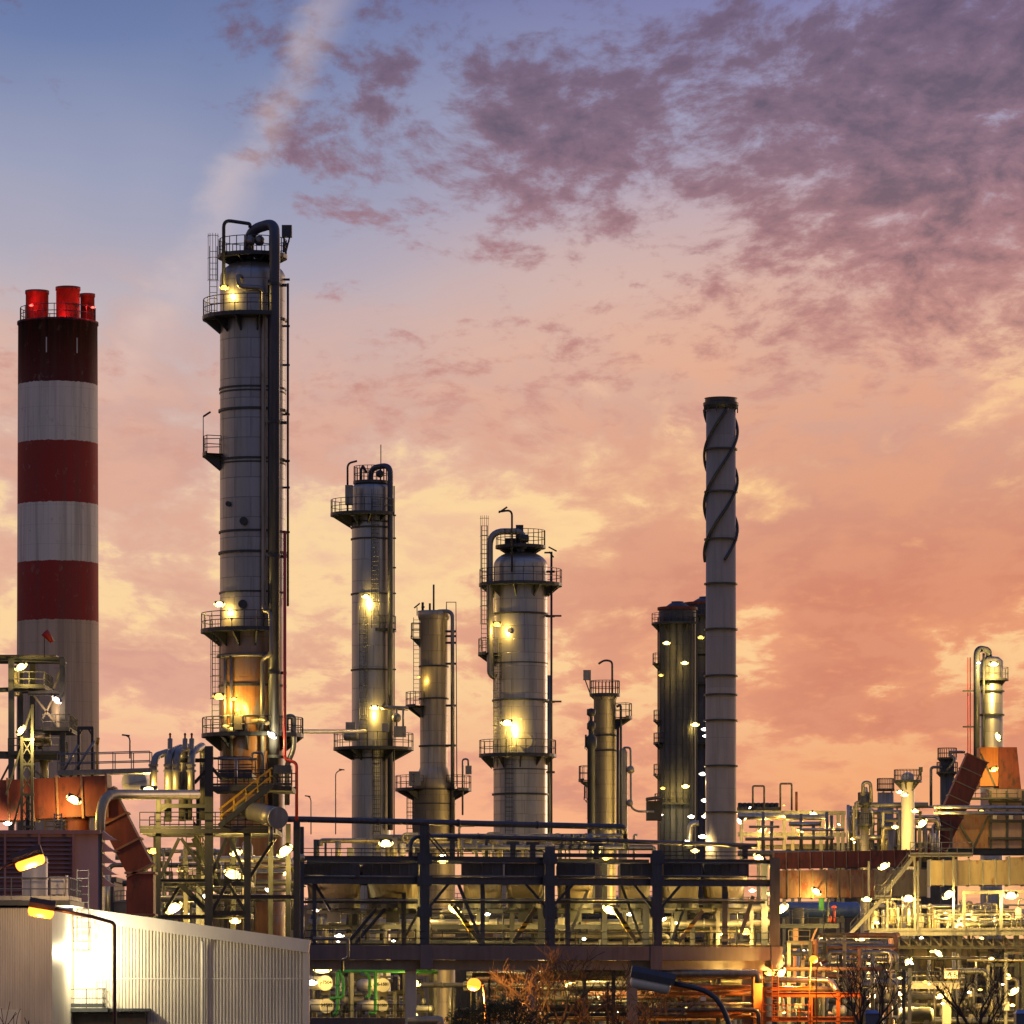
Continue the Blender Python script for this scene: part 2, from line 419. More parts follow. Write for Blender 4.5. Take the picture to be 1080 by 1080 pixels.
# ---------------------------------------------------------------- sky, sun, camera
def world():
    w = bpy.data.worlds.new('World'); SC.world = w; w.use_nodes = True
    t = w.node_tree; t.nodes.clear(); nt = NT(t)
    out = nt.n('ShaderNodeOutputWorld')
    D = nt.n('ShaderNodeTexCoord').outputs['Generated']
    D = nt.mapv(D, (K, 1, K))      # the photographed sky fills only a narrow band above the horizon
    nrm = nt.n('ShaderNodeVectorMath', operation='NORMALIZE'); nt.L.new(D, nrm.inputs[0]); D = nrm.outputs[0]
    sx = nt.n('ShaderNodeSeparateXYZ'); nt.L.new(D, sx.inputs[0])
    x, y, z = sx.outputs
    el = nt.math('DIVIDE', nt.math('ARCSINE', z), R(1.0))            # elevation in degrees
    az = nt.math('DIVIDE', nt.math('ARCTAN2', x, y), R(1.0))         # bearing in degrees from the view axis
    # slow wobble so that the colour bands are uneven
    wob = nt.noise(nt.mapv(D, (1,1,2.2)), 3.0, 3, 0.5)
    e2 = nt.math('ADD', el, nt.math('MULTIPLY', nt.math('SUBTRACT', wob, 0.5), 7.0))
    e = nt.math('DIVIDE', e2, 40.0, clamp=True)
    k = lambda d: d/40.0
    # clear-sky colours by elevation at the left and at the right of the view
    left = nt.ramp(e, [(k(0), lin(255,196,150)), (k(5), lin(250,182,148)), (k(9), lin(240,178,150)), (k(14), lin(241,196,158)), (k(19), lin(228,192,172)), (k(23), lin(205,186,184)), (k(28), lin(152,158,186)), (k(32), lin(104,124,170)), (k(36), lin(78,94,146))])
    right = nt.ramp(e, [(k(0), lin(255,196,128)), (k(5), lin(248,178,122)), (k(9), lin(236,160,118)), (k(14), lin(240,166,122)), (k(18), lin(250,196,138)), (k(22), lin(238,182,146)), (k(26), lin(214,176,166)), (k(30), lin(170,164,190)), (k(36), lin(108,112,172))])
    fx = nt.smooth(az, -17.0, 17.0)
    base = nt.mix(fx, left, right)
    # cloud space: a flat layer far overhead, softened near the horizon
    zc = nt.math('ADD', nt.math('MAXIMUM', z, 0.0), 0.22)
    cv = nt.n('ShaderNodeCombineXYZ')
    nt.L.new(nt.math('DIVIDE', x, zc), cv.inputs[0]); nt.L.new(nt.math('DIVIDE', y, zc), cv.inputs[1]); nt.L.new(nt.math('MULTIPLY', z, 1.5), cv.inputs[2])
    C = cv.outputs[0]
    wv = nt.n('ShaderNodeTexNoise'); wv.inputs['Scale'].default_value = 4.0; wv.inputs['Detail'].default_value = 3
    nt.L.new(C, wv.inputs['Vector'])
    Cw = nt.n('ShaderNodeVectorMath', operation='MULTIPLY_ADD'); nt.L.new(wv.outputs['Color'], Cw.inputs[0]); Cw.inputs[1].default_value = (0.10,0.10,0.10); nt.L.new(C, Cw.inputs[2])
    C = Cw.outputs[0]
    def blob(a0, e0, ra, re):
        u = nt.math('POWER', nt.math('DIVIDE', nt.math('SUBTRACT', az, a0), ra), 2.0); v = nt.math('POWER', nt.math('DIVIDE', nt.math('SUBTRACT', el, e0), re), 2.0)
        return nt.math('POWER', 2.718, nt.math('MULTIPLY', nt.math('ADD', u, v), -1.0))
    def blobs(spec):
        tot = None
        for a0, e0, ra, re, w in spec:
            t_ = nt.math('MULTIPLY', blob(a0, e0, ra, re), w); tot = t_ if tot is None else nt.math('ADD', tot, t_)
        return tot
    low_mass = blobs([(4.5,15.8,5.0,2.6,.13),(17.0,16.5,6.5,3.6,.13),(-14.5,12.2,4.0,2.0,.10),(9.5,23.5,9.0,2.5,.06),(-1.0,23.0,6.0,2.2,.05),(12.5,21.5,3.5,2.0,.07),(-6.0,17.5,7.0,2.2,-.07),(6.0,20.0,5.0,1.6,-.05),(9.5,12.0,3.0,3.0,-.04)])
    high_mass = blobs([(13.5,31.0,10.5,5.0,.165),(19.0,27.0,7.0,4.2,.13),(1.8,30.8,3.2,1.9,.12),(-8.5,33.0,4.0,2.6,.09),(4.0,33.5,6.0,2.0,.06),(-15.5,29.0,5.5,5.0,-.12)])
    # big soft banks low in the sky
    b1 = nt.noise(nt.mapv(C, (1.0,0.75,1.2), (3.1,0.2,0.0)), 2.6, 7, 0.56)
    b2 = nt.noise(nt.mapv(C, (1.0,0.9,1.2), (7.7,4.2,1.0)), 9.5, 7, 0.6)
    bank = nt.math('ADD', nt.math('MULTIPLY', b1, 0.60), nt.math('MULTIPLY', b2, 0.42))
    inlow = nt.math('SUBTRACT', 1.0, nt.smooth(el, 20.0, 28.0))
    # heavier at the right
    bank = nt.math('ADD', bank, low_mass)
    mb = nt.math('MULTIPLY', nt.smooth(bank, 0.475, 0.60), inlow)
    shade = nt.mix(fx, lin(206,150,138), lin(202,124,104))
    shade = nt.mix(nt.math('MULTIPLY', nt.smooth(bank, 0.60, 0.76), 0.55), shade, lin(184,116,108))
    shade = nt.mix(nt.smooth(el, 14.0, 24.0), shade, lin(205,160,150))
    shade = nt.mix(nt.math('SUBTRACT', 1.0, nt.smooth(el, 0.0, 7.0)), shade, lin(236,150,112))
    shade = nt.mix(nt.math('MULTIPLY', nt.smooth(b2, 0.40, 0.62), 0.5), shade, nt.mix(fx, lin(232,178,152), lin(228,156,122)))
    col = nt.mix(nt.math('MULTIPLY', mb, 0.86), base, shade)
    # bright rims and pale gaps
    rim = nt.math('MULTIPLY', nt.smooth(bank, 0.36, 0.47), nt.math('SUBTRACT', 1.0, nt.smooth(bank, 0.47, 0.53)))
    rimz = nt.math('MULTIPLY', nt.smooth(el, 7.0, 13.0), nt.math('SUBTRACT', 1.0, nt.smooth(el, 19.0, 25.0)))
    col = nt.mix(nt.math('MULTIPLY', nt.math('MULTIPLY', rim, rimz), 0.6), col, lin(255,222,160))
    # broken purple-grey cloudlets high at the right
    p1 = nt.noise(nt.mapv(C, (1.0,1.0,1.0), (1.3,9.1,0.0)), 3.2, 3, 0.5)
    p2 = nt.noise(nt.mapv(C, (1.0,1.1,1.0), (5.3,2.1,0.0)), 23.0, 8, 0.64)
    reg = nt.math('ADD', high_mass, 0.125)
    cl = nt.math('ADD', nt.math('ADD', nt.math('MULTIPLY', p1, 0.42), nt.math('MULTIPLY', p2, 0.68)), nt.math('SUBTRACT', reg, 0.20))
    mh = nt.math('MULTIPLY', nt.smooth(cl, 0.46, 0.62), nt.smooth(el, 17.0, 24.0))
    ch = nt.ramp(nt.smooth(el, 20.0, 35.0), [(0.0, lin(205,146,134)), (0.35, lin(172,118,122)), (0.7, lin(134,98,116)), (1.0, lin(104,84,110))])
    ch = nt.mix(nt.math('MULTIPLY', nt.smooth(cl, 0.58, 0.78), 0.7), ch, lin(52,48,76))
    col = nt.mix(nt.math('MULTIPLY', mh, 0.86), col, ch)
    # pale streak of high vapour at the left, leaning to the right as it climbs
    line = nt.math('SUBTRACT', az, nt.math('MULTIPLY', nt.math('SUBTRACT', el, 26.0), 0.66))
    line = nt.math('ADD', line, nt.math('ADD', 12.9, nt.math('MULTIPLY', nt.math('SUBTRACT', b2, 0.5), 3.0)))
    wd = nt.math('ABSOLUTE', line)
    stv = nt.math('SUBTRACT', 1.0, nt.smooth(wd, 0.0, 1.5))
    stv = nt.math('MULTIPLY', stv, nt.smooth(el, 18.0, 27.0)); stv = nt.math('MULTIPLY', stv, nt.math('ADD', 0.40, nt.math('MULTIPLY', nt.smooth(b2, 0.35, 0.68), 0.6)))
    col = nt.mix(nt.math('MULTIPLY', stv, 0.38), col, lin(232,206,198))
    # behind the viewer: plain blue dusk
    back = nt.ramp(nt.math('DIVIDE', nt.math('ADD', el, 2.0), 92.0, clamp=True), [(0.0, lin(112,100,100)), (0.2, lin(118,112,122)), (0.6, lin(88,94,122)), (1.0, lin(64,80,126))])
    fb = nt.smooth(y, -0.25, 0.45)
    col = nt.mix(fb, back, col)
    up = nt.smooth(el, 36.0, 60.0)
    col = nt.mix(up, col, lin(78,94,146))
    gnd = nt.smooth(z, -0.06, -0.01)
    col = nt.mix(gnd, lin(70,60,56), col)
    bg = nt.n('ShaderNodeBackground'); nt.L.new(col, bg.inputs[0]); bg.inputs[1].default_value = 1.0
    sky = nt.n('ShaderNodeTexSky'); sky.sky_type = 'NISHITA'; sky.sun_disc = False
    sky.sun_elevation = R(1.0); sky.sun_rotation = R(35.0); sky.air_density = 1.5; sky.dust_density = 2.0
    bg2 = nt.n('ShaderNodeBackground'); nt.L.new(sky.outputs[0], bg2.inputs[0]); bg2.inputs[1].default_value = 0.015
    ad = nt.n('ShaderNodeAddShader'); nt.L.new(bg.outputs[0], ad.inputs[0]); nt.L.new(bg2.outputs[0], ad.inputs[1])
    nt.L.new(ad.outputs[0], out.inputs[0])
    try: w.cycles.sampling_method = 'AUTOMATIC'
    except Exception: pass
world()
cam = bpy.data.cameras.new('camera'); co = bpy.data.objects.new('camera', cam); COL.objects.link(co)
co.location = (0, 0, CZ); co.rotation_euler = (R(90), 0, 0)
cam.sensor_width = 36; cam.lens = 36*F*K/1080.0; cam.shift_y = (HOR-540)/1080.0
cam.clip_end = 20000; cam.clip_start = 0.5
SC.camera = co
sl = bpy.data.lights.new('sun', 'SUN'); so = bpy.data.objects.new('sun', sl); COL.objects.link(so)
sl.energy = 0.5; sl.angle = R(12); sl.color = (1.0, 0.72, 0.5)
so.rotation_euler = (R(86), 0, R(-35)+math.pi); so.location = (0,0,120)
SC.view_settings.view_transform = 'Standard'; SC.view_settings.look = 'None'
SC.view_settings.exposure = 0.0; SC.view_settings.gamma = 1.0
cy = SC.cycles
cy.use_denoising = True
try: cy.denoiser = 'OPENIMAGEDENOISE'
except Exception: pass
cy.max_bounces = 5; cy.diffuse_bounces = 3; cy.glossy_bounces = 3; cy.sample_clamp_indirect = 6.0
cy.use_light_tree = True
cy.caustics_reflective = False; cy.caustics_refractive = False
# ---------------------------------------------------------------- ground
g = MB(); g.box(-4000, 4000, -60, 9000, -0.5, 0.0)
tag(g.build('ground', 'ground', origin=(0,0,0)), None, kind='structure')
g = MB(); g.add([(-400,8,0.004),(400,8,0.004),(400,34,0.004),(-400,34,0.004)], [(0,1,2,3)])
tag(g.build('road', 'asphalt', origin=(0,20,0)), None, kind='structure')
# ---------------------------------------------------------------- floodlights
def make_flood(mat='lens', name='floodlight'):
    root = thing(name, 'floodlight', 'floodlight', (0,0,0))
    b = MB()   # housing behind / above the glass
    b.prism((-0.34,0.02,0.0),(0.34,0.02,0.0), [(-0.02,-0.16),(0.16,-0.12),(0.2,0.05),(0.1,0.2),(-0.02,0.2)], up=(0,0,1))
    b.build('housing', 'lamp_grey', root)
    l = MB(); l.sphere((0,-0.05,-0.02), 0.40, 0.17, 0.19, 12, 8); l.build('lens', mat, root)
    k = MB(); k.tube([(0,0.15,0.05),(0,0.35,0.1),(0,0.5,-0.1)], 0.035, 5); k.build('bracket', 'lamp_grey', root)
    return root
FLOODS = {}
def flood(px, py, Y, label, power=600, size=1.0, tilt=0.0, mat='lens', col=(1.0,0.78,0.38), off=(0,-0.75,-0.35), cat='floodlight', group=None, name='floodlight', yaw=0.0, host=None):
    key = (mat, name)
    if key not in FLOODS:
        o = make_flood(mat, name); FLOODS[key] = o
    else:
        o = clone(FLOODS[key])
        for c in [c for c in COL.objects if c.parent == o and c.type == 'LIGHT']: bpy.data.objects.remove(c)
    Yw = K*Y if host is None else K*host+(Y-host)
    o.location = P(px, py, Yw/K); o.location.y = Yw; DONE.add(o.name); o.rotation_euler = (0, R(tilt), R(yaw)); o.scale = (size,)*3
    WL[o.name] = P(px, py, Y)
    tag(o, label, cat)
    if group: o['group'] = group
    elif 'group' in o: del o['group']
    if power > 0:
        ld = bpy.data.lights.new('lamp_light', 'POINT'); ld.energy = power*LP; ld.color = col; ld.shadow_soft_size = 0.12
        lo = bpy.data.objects.new('lamp_light', ld); COL.objects.link(lo); lo.parent = o
        lo.location = Vector(off)/size
    return o
LP = 2.0
# ---------------------------------------------------------------- tall columns
def zz(py, Y): return Z(py, Y)
# striped concrete chimney
def chimney():
    Y = 175; cx = X(61, Y); cy = Y
    root = thing('chimney', 'huge concrete chimney with red and white bands and red-lit flues on top', 'chimney', (cx, cy, 0))
    m = MB(); zt = zz(343, Y)
    rb = S(89, Y)/2; rt = S(83.5, Y)/2
    prof = []
    for i in range(13):
        t = i/12; prof.append((rb + (rt-rb)*t + (0.35 if i == 0 else 0), zt*t))
    prof += [(rt+0.12, zt), (rt+0.12, zt+0.35), (rt-0.3, zt+0.35), (0.05, zt+0.3)]
    m.lathe(cx, cy, prof, 56); m.build('shaft', 'chimney', root)
    for px, w, top, dy in ((40, 24, 308, -1.0), (73, 25, 305, -1.6), (91, 15, 308, 1.6)):
        f = MB(); r = S(w, Y)/2; x = X(px, Y); y = cy+dy
        f.lathe(x, y, [(r, zt-0.5), (r, zz(top, Y)), (r+0.08, zz(top,Y)), (r+0.08, zz(top,Y)-0.4), (r+0.002, zz(top,Y)-0.4)], 24)
        f.lathe(x, y, [(r-0.15, zz(top,Y)-0.2), (0.02, zz(top,Y)-0.25)], 24)
        f.build('flue', 'furnace_rust', root)
    rb_ = MB(); rail(rb_, arcpts(cx, cy, rt-0.25, 0, 360, zt+0.35, 20), 1.7, 2.2, 0.05, toe=False); rb_.build('railing', 'steel_dark', root)
    for px in (53, 84.5):
        w = MB()
        dx = X(px, Y)-cx; yy = cy-math.sqrt(max(0.1, rt**2-dx*dx))-0.03
        w.box(cx+dx-0.07, cx+dx+0.07, yy-0.04, yy+0.3, zz(377,Y), zz(361,Y))
        w.build('slot_window', 'tank_white', root)
    for px, py, Yy, pw in ((33, 322, Y-rt+0.6, 170), (64, 336, Y-rt+0.2, 120), (98, 324, Y-rt+1.5, 170)):
        o = flood(px, py, Yy, {33:'red beacon lamp in front of the widest-spaced flue on the striped chimney',64:'red beacon lamp low between the flues of the striped chimney',98:'red beacon lamp beside the slim flue on the striped chimney'}[px], pw, 0.7, 0, 'red_lens', (1.0,0.02,0.02), (0,0.6,0.25), 'beacon lamp', name='beacon_lamp', host=175)
emit('red_lens', (1.0,0.08,0.06), 5.0)
chimney()

# ---- column 1: the tall rusty one
def tower_one():
    Y = 97; px0 = 266.5; cx = X(px0, Y); Rr = S(34.5, Y); fr = Y-Rr
    q = lambda px, dy=0.0, py=0: None
    root = thing('distillation_column', 'tallest grey distillation column, rusty orange near its foot, with thick overhead pipe', 'column', (cx, Y, 0))
    m = MB()
    prof = [(Rr, 0), (Rr, zz(294, Y))]
    for i in range(1, 9):
        t = math.pi/2*i/8; prof.append((Rr*max(0.02, math.cos(t)), zz(294,Y)+S(20,Y)*math.sin(t)))
    m.lathe(cx, Y, prof, 56); m.build('shell', 'clad_tower', root)
    for py, h, d in ((338,.16,.1),(411,.12,.07),(415,.1,.05),(434,.16,.12),(486,.14,.1),(490,.1,.05),(562,.14,.09),(584,.16,.12),(626,.12,.07),(724,.16,.09),(757,.12,.05)):
        rings(root, cx, Y, [(Rr, zz(py,Y), h, d)])
    for px, py, r in ((258,640,4.6),(242,534,2.6),(259,553,4.3)):
        dx = X(px,Y)-cx; yy = Y-math.sqrt(Rr**2-dx**2)
        mh = MB(); mh.tube([(X(px,Y), yy+0.3, zz(py,Y)), (X(px,Y), yy-0.28, zz(py,Y))], S(r,Y), 20)
        mh.build('manhole', 'steel_dark', root)
    ring_platform(root, cx, Y, zz(336,Y), Rr, S(53,Y), 150, 296, 1.25, 5)
    ring_platform(root, cx, Y, zz(666,Y), Rr, S(55,Y), 150, 292, 1.2, 5)
    ring_platform(root, cx, Y, zz(776,Y), Rr, S(54,Y), 150, 380, 1.2, 7)
    ring_platform(root, cx, Y, zz(480,Y), Rr, S(53,Y), 168, 206, 1.2, 2)
    ring_platform(root, cx, Y, zz(271,Y), 0.5, S(36.5,Y), 0, 360, 1.15, 8)
    # overhead line: out of the dome, over and all the way down the right side
    p = MB(); yf = fr-0.55
    top = Vector((X(263,Y), Y-1.0, zz(276,Y)))
    p.tube([top, (X(264,Y), Y-1.2, zz(246,Y)), (X(291,Y), yf+0.4, zz(241,Y)), (X(292,Y), yf, zz(262,Y)), (X(291,Y), yf, zz(862,Y))], S(5.6,Y), 18, 1.6, 8)
    pipe = p.build('overhead_pipe', 'pipe_blue', root)
    for py in (306, 450, 590, 712, 800): 
        c = MB(); c.lathe(X(291.2,Y), yf, [(S(5.6,Y), zz(py,Y)-0.1),(S(6.8,Y), zz(py,Y)-0.1),(S(6.8,Y), zz(py,Y)+0.1),(S(5.6,Y), zz(py,Y)+0.1)], 18, smooth=False)
        c.bar((X(284,Y), yf+0.5, zz(py,Y)), (X(304,Y), yf+0.5, zz(py,Y)), 0.14, 0.2)
        c.build('pipe_clamp', 'steel_dark', pipe)
    p = MB(); p.tube([(X(256,Y), fr+0.1, zz(297,Y)), (X(253,Y), fr-0.35, zz(297,Y)), (X(254,Y), fr-0.35, zz(308,Y)), (X(280,Y), fr-0.1, zz(309,Y)), (X(280,Y), fr-0.1, zz(648,Y)), (X(288,Y), fr-0.9, zz(649,Y)), (X(289,Y), fr-1.0, zz(694,Y)), (X(279,Y), fr-0.3, zz(697,Y)), (X(279,Y), fr-0.3, zz(870,Y))], S(2.6,Y), 10, 0.4)
    p.build('reflux_pipe', 'pipe_grey', root)
    p = MB(); p.tube([(X(285.5,Y), fr-0.0, zz(300,Y)), (X(285.5,Y), fr-0.0, zz(860,Y))], S(1.2,Y), 8); p.build('riser_pipe', 'steel_dark', root)
    p = MB(); p.tube([(X(237.5,Y), Y-1.6, zz(306,Y)), (X(237.5,Y), Y-1.6, zz(236,Y)), (X(265,Y), Y-1.6, zz(240,Y)), (X(265,Y), Y-1.6, zz(244,Y))], S(1.9,Y), 9, 0.5)
    p.build('davit_arm', 'steel_dark', root)
    p = MB(); yb = Y-0.8
    p.box(X(298,Y), X(308.5,Y), yb-0.35, yb+0.35, zz(252,Y), zz(240,Y))
    p.tube([(X(306,Y), yb, zz(252,Y)), (X(302,Y), yb, zz(268,Y))], 0.06, 5); p.tube([(X(300,Y), yb, zz(252,Y)), (X(300,Y), yb, zz(268,Y))], 0.06, 5)
    p.tube([(X(306,Y), yb, zz(256,Y)), (X(300,Y), yb, zz(262,Y))], 0.04, 5)
    p.build('cabinet', 'steel_blue', root)
    p = MB()   # valves on the top deck
    p.drum((X(262,Y), Y-1.9, zz(259,Y)), (X(268,Y), Y-1.9, zz(259,Y)), 0.32, 12); p.sphere((X(275,Y), Y-1.7, zz(258,Y)), 0.36); p.tube([(X(265,Y), Y-1.9, zz(268,Y)), (X(265,Y), Y-1.9, zz(252,Y))], 0.12, 8)
    p.build('relief_valve', 'pipe_grey', root)
    p = MB(); rr = Rr+S(2.5,Y)
    p.tube(arcpts(cx, Y, rr, 195, 300, zz(693,Y), 14), S(2.1,Y), 8)
    for a in (222, 236): 
        x_ = cx+rr*math.cos(R(a)); y_ = Y+rr*math.sin(R(a)); p.tube([(x_, y_, zz(693,Y)), (x_, y_, zz(800,Y))], S(1.9,Y), 8)
    p.build('ring_header', 'pipe_grey', root)
    ladder(root, X(226,Y), Y-1.0, zz(334,Y), zz(262,Y), 0.5)
    ladder(root, X(229,Y), Y-1.4, zz(774,Y), zz(668,Y), 0.5)
    p = MB(); p.tube([(X(304,Y), Y-0.5, zz(300,Y)), (X(304,Y), Y-0.5, zz(640,Y))], 0.08, 6)
    for py in (296, 345, 386, 438, 487, 515, 562): p.bar((X(299,Y), Y-0.5, zz(py,Y)), (X(306,Y), Y-0.5, zz(py,Y)), 0.14)
    p.build('cable_tray', 'steel_dark', root)
    p = MB(); p.tube([(X(268,Y), fr-0.2, zz(763,Y)), (X(281,Y), fr-0.9, zz(762,Y)), (X(285,Y), fr-1.2, zz(766,Y))], S(2.4,Y), 10, 0.6); p.box(X(249,Y), X(258,Y), fr-0.7, fr+0.2, zz(772,Y), zz(757,Y)); p.tube([(X(253,Y), fr-0.3, zz(757,Y)), (X(253,Y), fr-0.3, zz(748,Y))], 0.07, 6); p.bar((X(250.5,Y), fr-0.3, zz(751,Y)), (X(255.5,Y), fr-0.3, zz(751,Y)), 0.08)
    p.sphere((X(240,Y), fr-0.3, zz(772,Y)), 0.42); p.sphere((X(247,Y), fr-0.35, zz(775,Y)), 0.4)
    p.build('side_outlet', 'pipe_warm', root)
    pm = MB(); x_ = cx+S(52,Y)*math.cos(R(186)); y_ = Y+S(52,Y)*math.sin(R(186))
    pm.tube([(x_, y_, zz(480,Y)), (x_, y_, zz(440,Y)), (x_+0.25, y_, zz(438,Y))], 0.035, 5); pm.bar((x_, y_, zz(440,Y)), (x_+0.5, y_, zz(435,Y)), 0.12)
    pm.build('lamp_mast', 'steel_dark', root)
    # right-hand return bend at the low platform
    p = MB(); p.tube([(X(303,Y), Y-1.5, zz(772,Y)), (X(303,Y), Y-1.5, zz(757,Y)), (X(311,Y), Y-1.5, zz(757,Y)), (X(311,Y), Y-1.5, zz(792,Y)), (X(304,Y), Y-1.5, zz(806,Y)), (X(304,Y), Y-1.5, zz(850,Y))], S(2.8,Y), 10, 0.5)
    p.build('return_pipe', 'pipe_grey', root)
tower_one()
# red fire-water riser beside column 1
Y = 96; p = MB()
p.tube([(X(300.5,Y), Y-2.5, Z(560,Y)), (X(300.5,Y), Y-2.5, Z(802,Y)), (X(313,Y), Y-2.5, Z(804,Y)), (X(313,Y), Y-2.5, Z(872,Y))], S(1.7,Y), 8, 0.35)
yref(tag(p.build('fire_water_pipe', 'red'), 'thin red riser pipe hugging the tallest column then stepping sideways', 'pipe'), 97)

# ---- column 2
def tower_two():
    Y = 126; cx = X(391.5, Y); Rr = S(20.5, Y); fr = Y-Rr
    root = thing('distillation_column', 'slim grey column with arched top pipe, joined to the tallest column by a pipe bridge', 'column', (cx, Y, 0))
    m = MB(); prof = [(Rr, 0), (Rr, zz(516,Y))]
    for i in range(1, 8):
        t = math.pi/2*i/7; prof.append((Rr*max(0.02, math.cos(t)), zz(516,Y)+S(9,Y)*math.sin(t)))
    m.lathe(cx, Y, prof, 44); m.build('shell', 'clad_slim', root)
    for py in (551, 557, 569, 627, 707, 800): rings(root, cx, Y, [(Rr, zz(py,Y), .14, .1)])
    ring_platform(root, cx-0.6, Y, zz(543,Y), Rr*0.8, S(36,Y), 140, 330, 1.3, 6)
    ring_platform(root, cx, Y, zz(509,Y), 0.4, S(19,Y), 0, 360, 1.4, 4)
    ring_platform(root, X(398,Y), Y, zz(665,Y), Rr*0.7, S(20,Y), 195, 365, 1.25, 3)
    ring_platform(root, X(394,Y), Y, zz(790,Y), Rr, S(42.5,Y), 150, 390, 1.35, 7)
    p = MB(); p.tube([(X(391,Y), Y, zz(512,Y)), (X(391,Y), Y-0.2, zz(494,Y)), (X(412,Y), Y-1.3, zz(492,Y)), (X(412,Y), Y-1.3, zz(512,Y)), (X(412,Y), Y-1.3, zz(876,Y))], S(3.0,Y), 12, 1.3, 7); p.build('overhead_pipe', 'pipe_blue', root)
    p = MB(); p.tube([(X(367,Y), Y-1, zz(543,Y)), (X(367,Y), Y-1, zz(490,Y)), (X(377,Y), Y-1, zz(487.5,Y))], S(1.1,Y), 8, 0.4); p.build('davit_arm', 'steel_dark', root)
    p = MB(); p.box(X(365,Y), X(373,Y), Y-2.4, Y-1.7, zz(535,Y), zz(514.5,Y)); p.build('cabinet', 'galv', root)
    p = MB(); p.tube([(X(381,Y), Y-0.8, zz(509,Y)), (X(381,Y), Y-0.8, zz(497,Y)), (X(383,Y), Y-0.8, zz(492,Y)), (X(387,Y), Y-.8, zz(500,Y))], S(1.4,Y), 8, .3); p.tube([(X(402,Y), Y-.8, zz(509,Y)), (X(402,Y), Y-.8, zz(470,Y))], 0.045, 5); p.sphere((X(401,Y), Y-1, zz(501,Y)), 0.35); p.build('vent_pipe', 'steel_dark', root)
    ladder(root, X(396.5,Y), fr-0.25, zz(664,Y), zz(528,Y), 0.65)
    ladder(root, X(384,Y), fr-0.3, zz(788,Y), zz(652,Y), 0.65)
    ladder(root, X(398,Y), fr-0.25, zz(905,Y), zz(792,Y), 0.65)
    p = MB(); p.tube([(X(416,Y), Y-1.2, zz(514,Y)), (X(416,Y), Y-1.2, zz(900,Y))], S(0.7,Y), 6)
    for py in (545, 569, 600, 627, 665, 707, 760): p.bar((X(410,Y), Y-1.2, zz(py,Y)), (X(418,Y), Y-1.2, zz(py,Y)), 0.13)
    p.build('riser_pipe', 'steel_dark', root)
    p = MB(); p.tube([(X(405,Y), fr+0.2, zz(748,Y)), (X(404,Y), fr-0.9, zz(748,Y)), (X(431,Y), fr-0.9, zz(749,Y))], S(2.4,Y), 10, .3)
    p.box(X(404,Y), X(411,Y), fr-1.6, fr-0.8, zz(774,Y), zz(765,Y)); p.box(X(416,Y), X(429,Y), fr-1.6, fr-0.6, zz(779,Y), zz(768,Y)); p.sphere((X(419,Y), fr-1.2, zz(759,Y)), 0.42)
    p.tube([(X(419,Y), fr-1.2, zz(768,Y)), (X(419,Y), fr-1.2, zz(750,Y))], .1, 6); p.tube([(X(426,Y), fr-1.2, zz(768,Y)), (X(426,Y), fr-1.2, zz(749,Y))], .09, 6)
    p.build('platform_pipework', 'pipe_grey', root)
    p = MB(); p.drum((X(366,Y), fr-1.5, zz(778,Y)), (X(377,Y), fr-1.5, zz(778,Y)), S(5.5,Y), 14); p.box(X(366,Y), X(376,Y), fr-1.9, fr-1.0, zz(771,Y), zz(764,Y)); p.build('actuator', 'galv', root)
tower_two()
# the pipe bridge between columns 1 and 2
def kp(v, dy=0.0): return Vector((v.x, v.y*K+dy, v.z))
p = MB(); p.tube([kp(P(285,770,96.3)), kp(P(293,771.5,96.2)), kp(P(385,771.5,124.8))], 0.17, 12, 0.8)
bp = p.build('bridge_pipe', 'pipe_grey'); DONE.add(bp.name)
tag(bp, 'long level pipe bridging the tallest column and the slim column beside it', 'pipe')

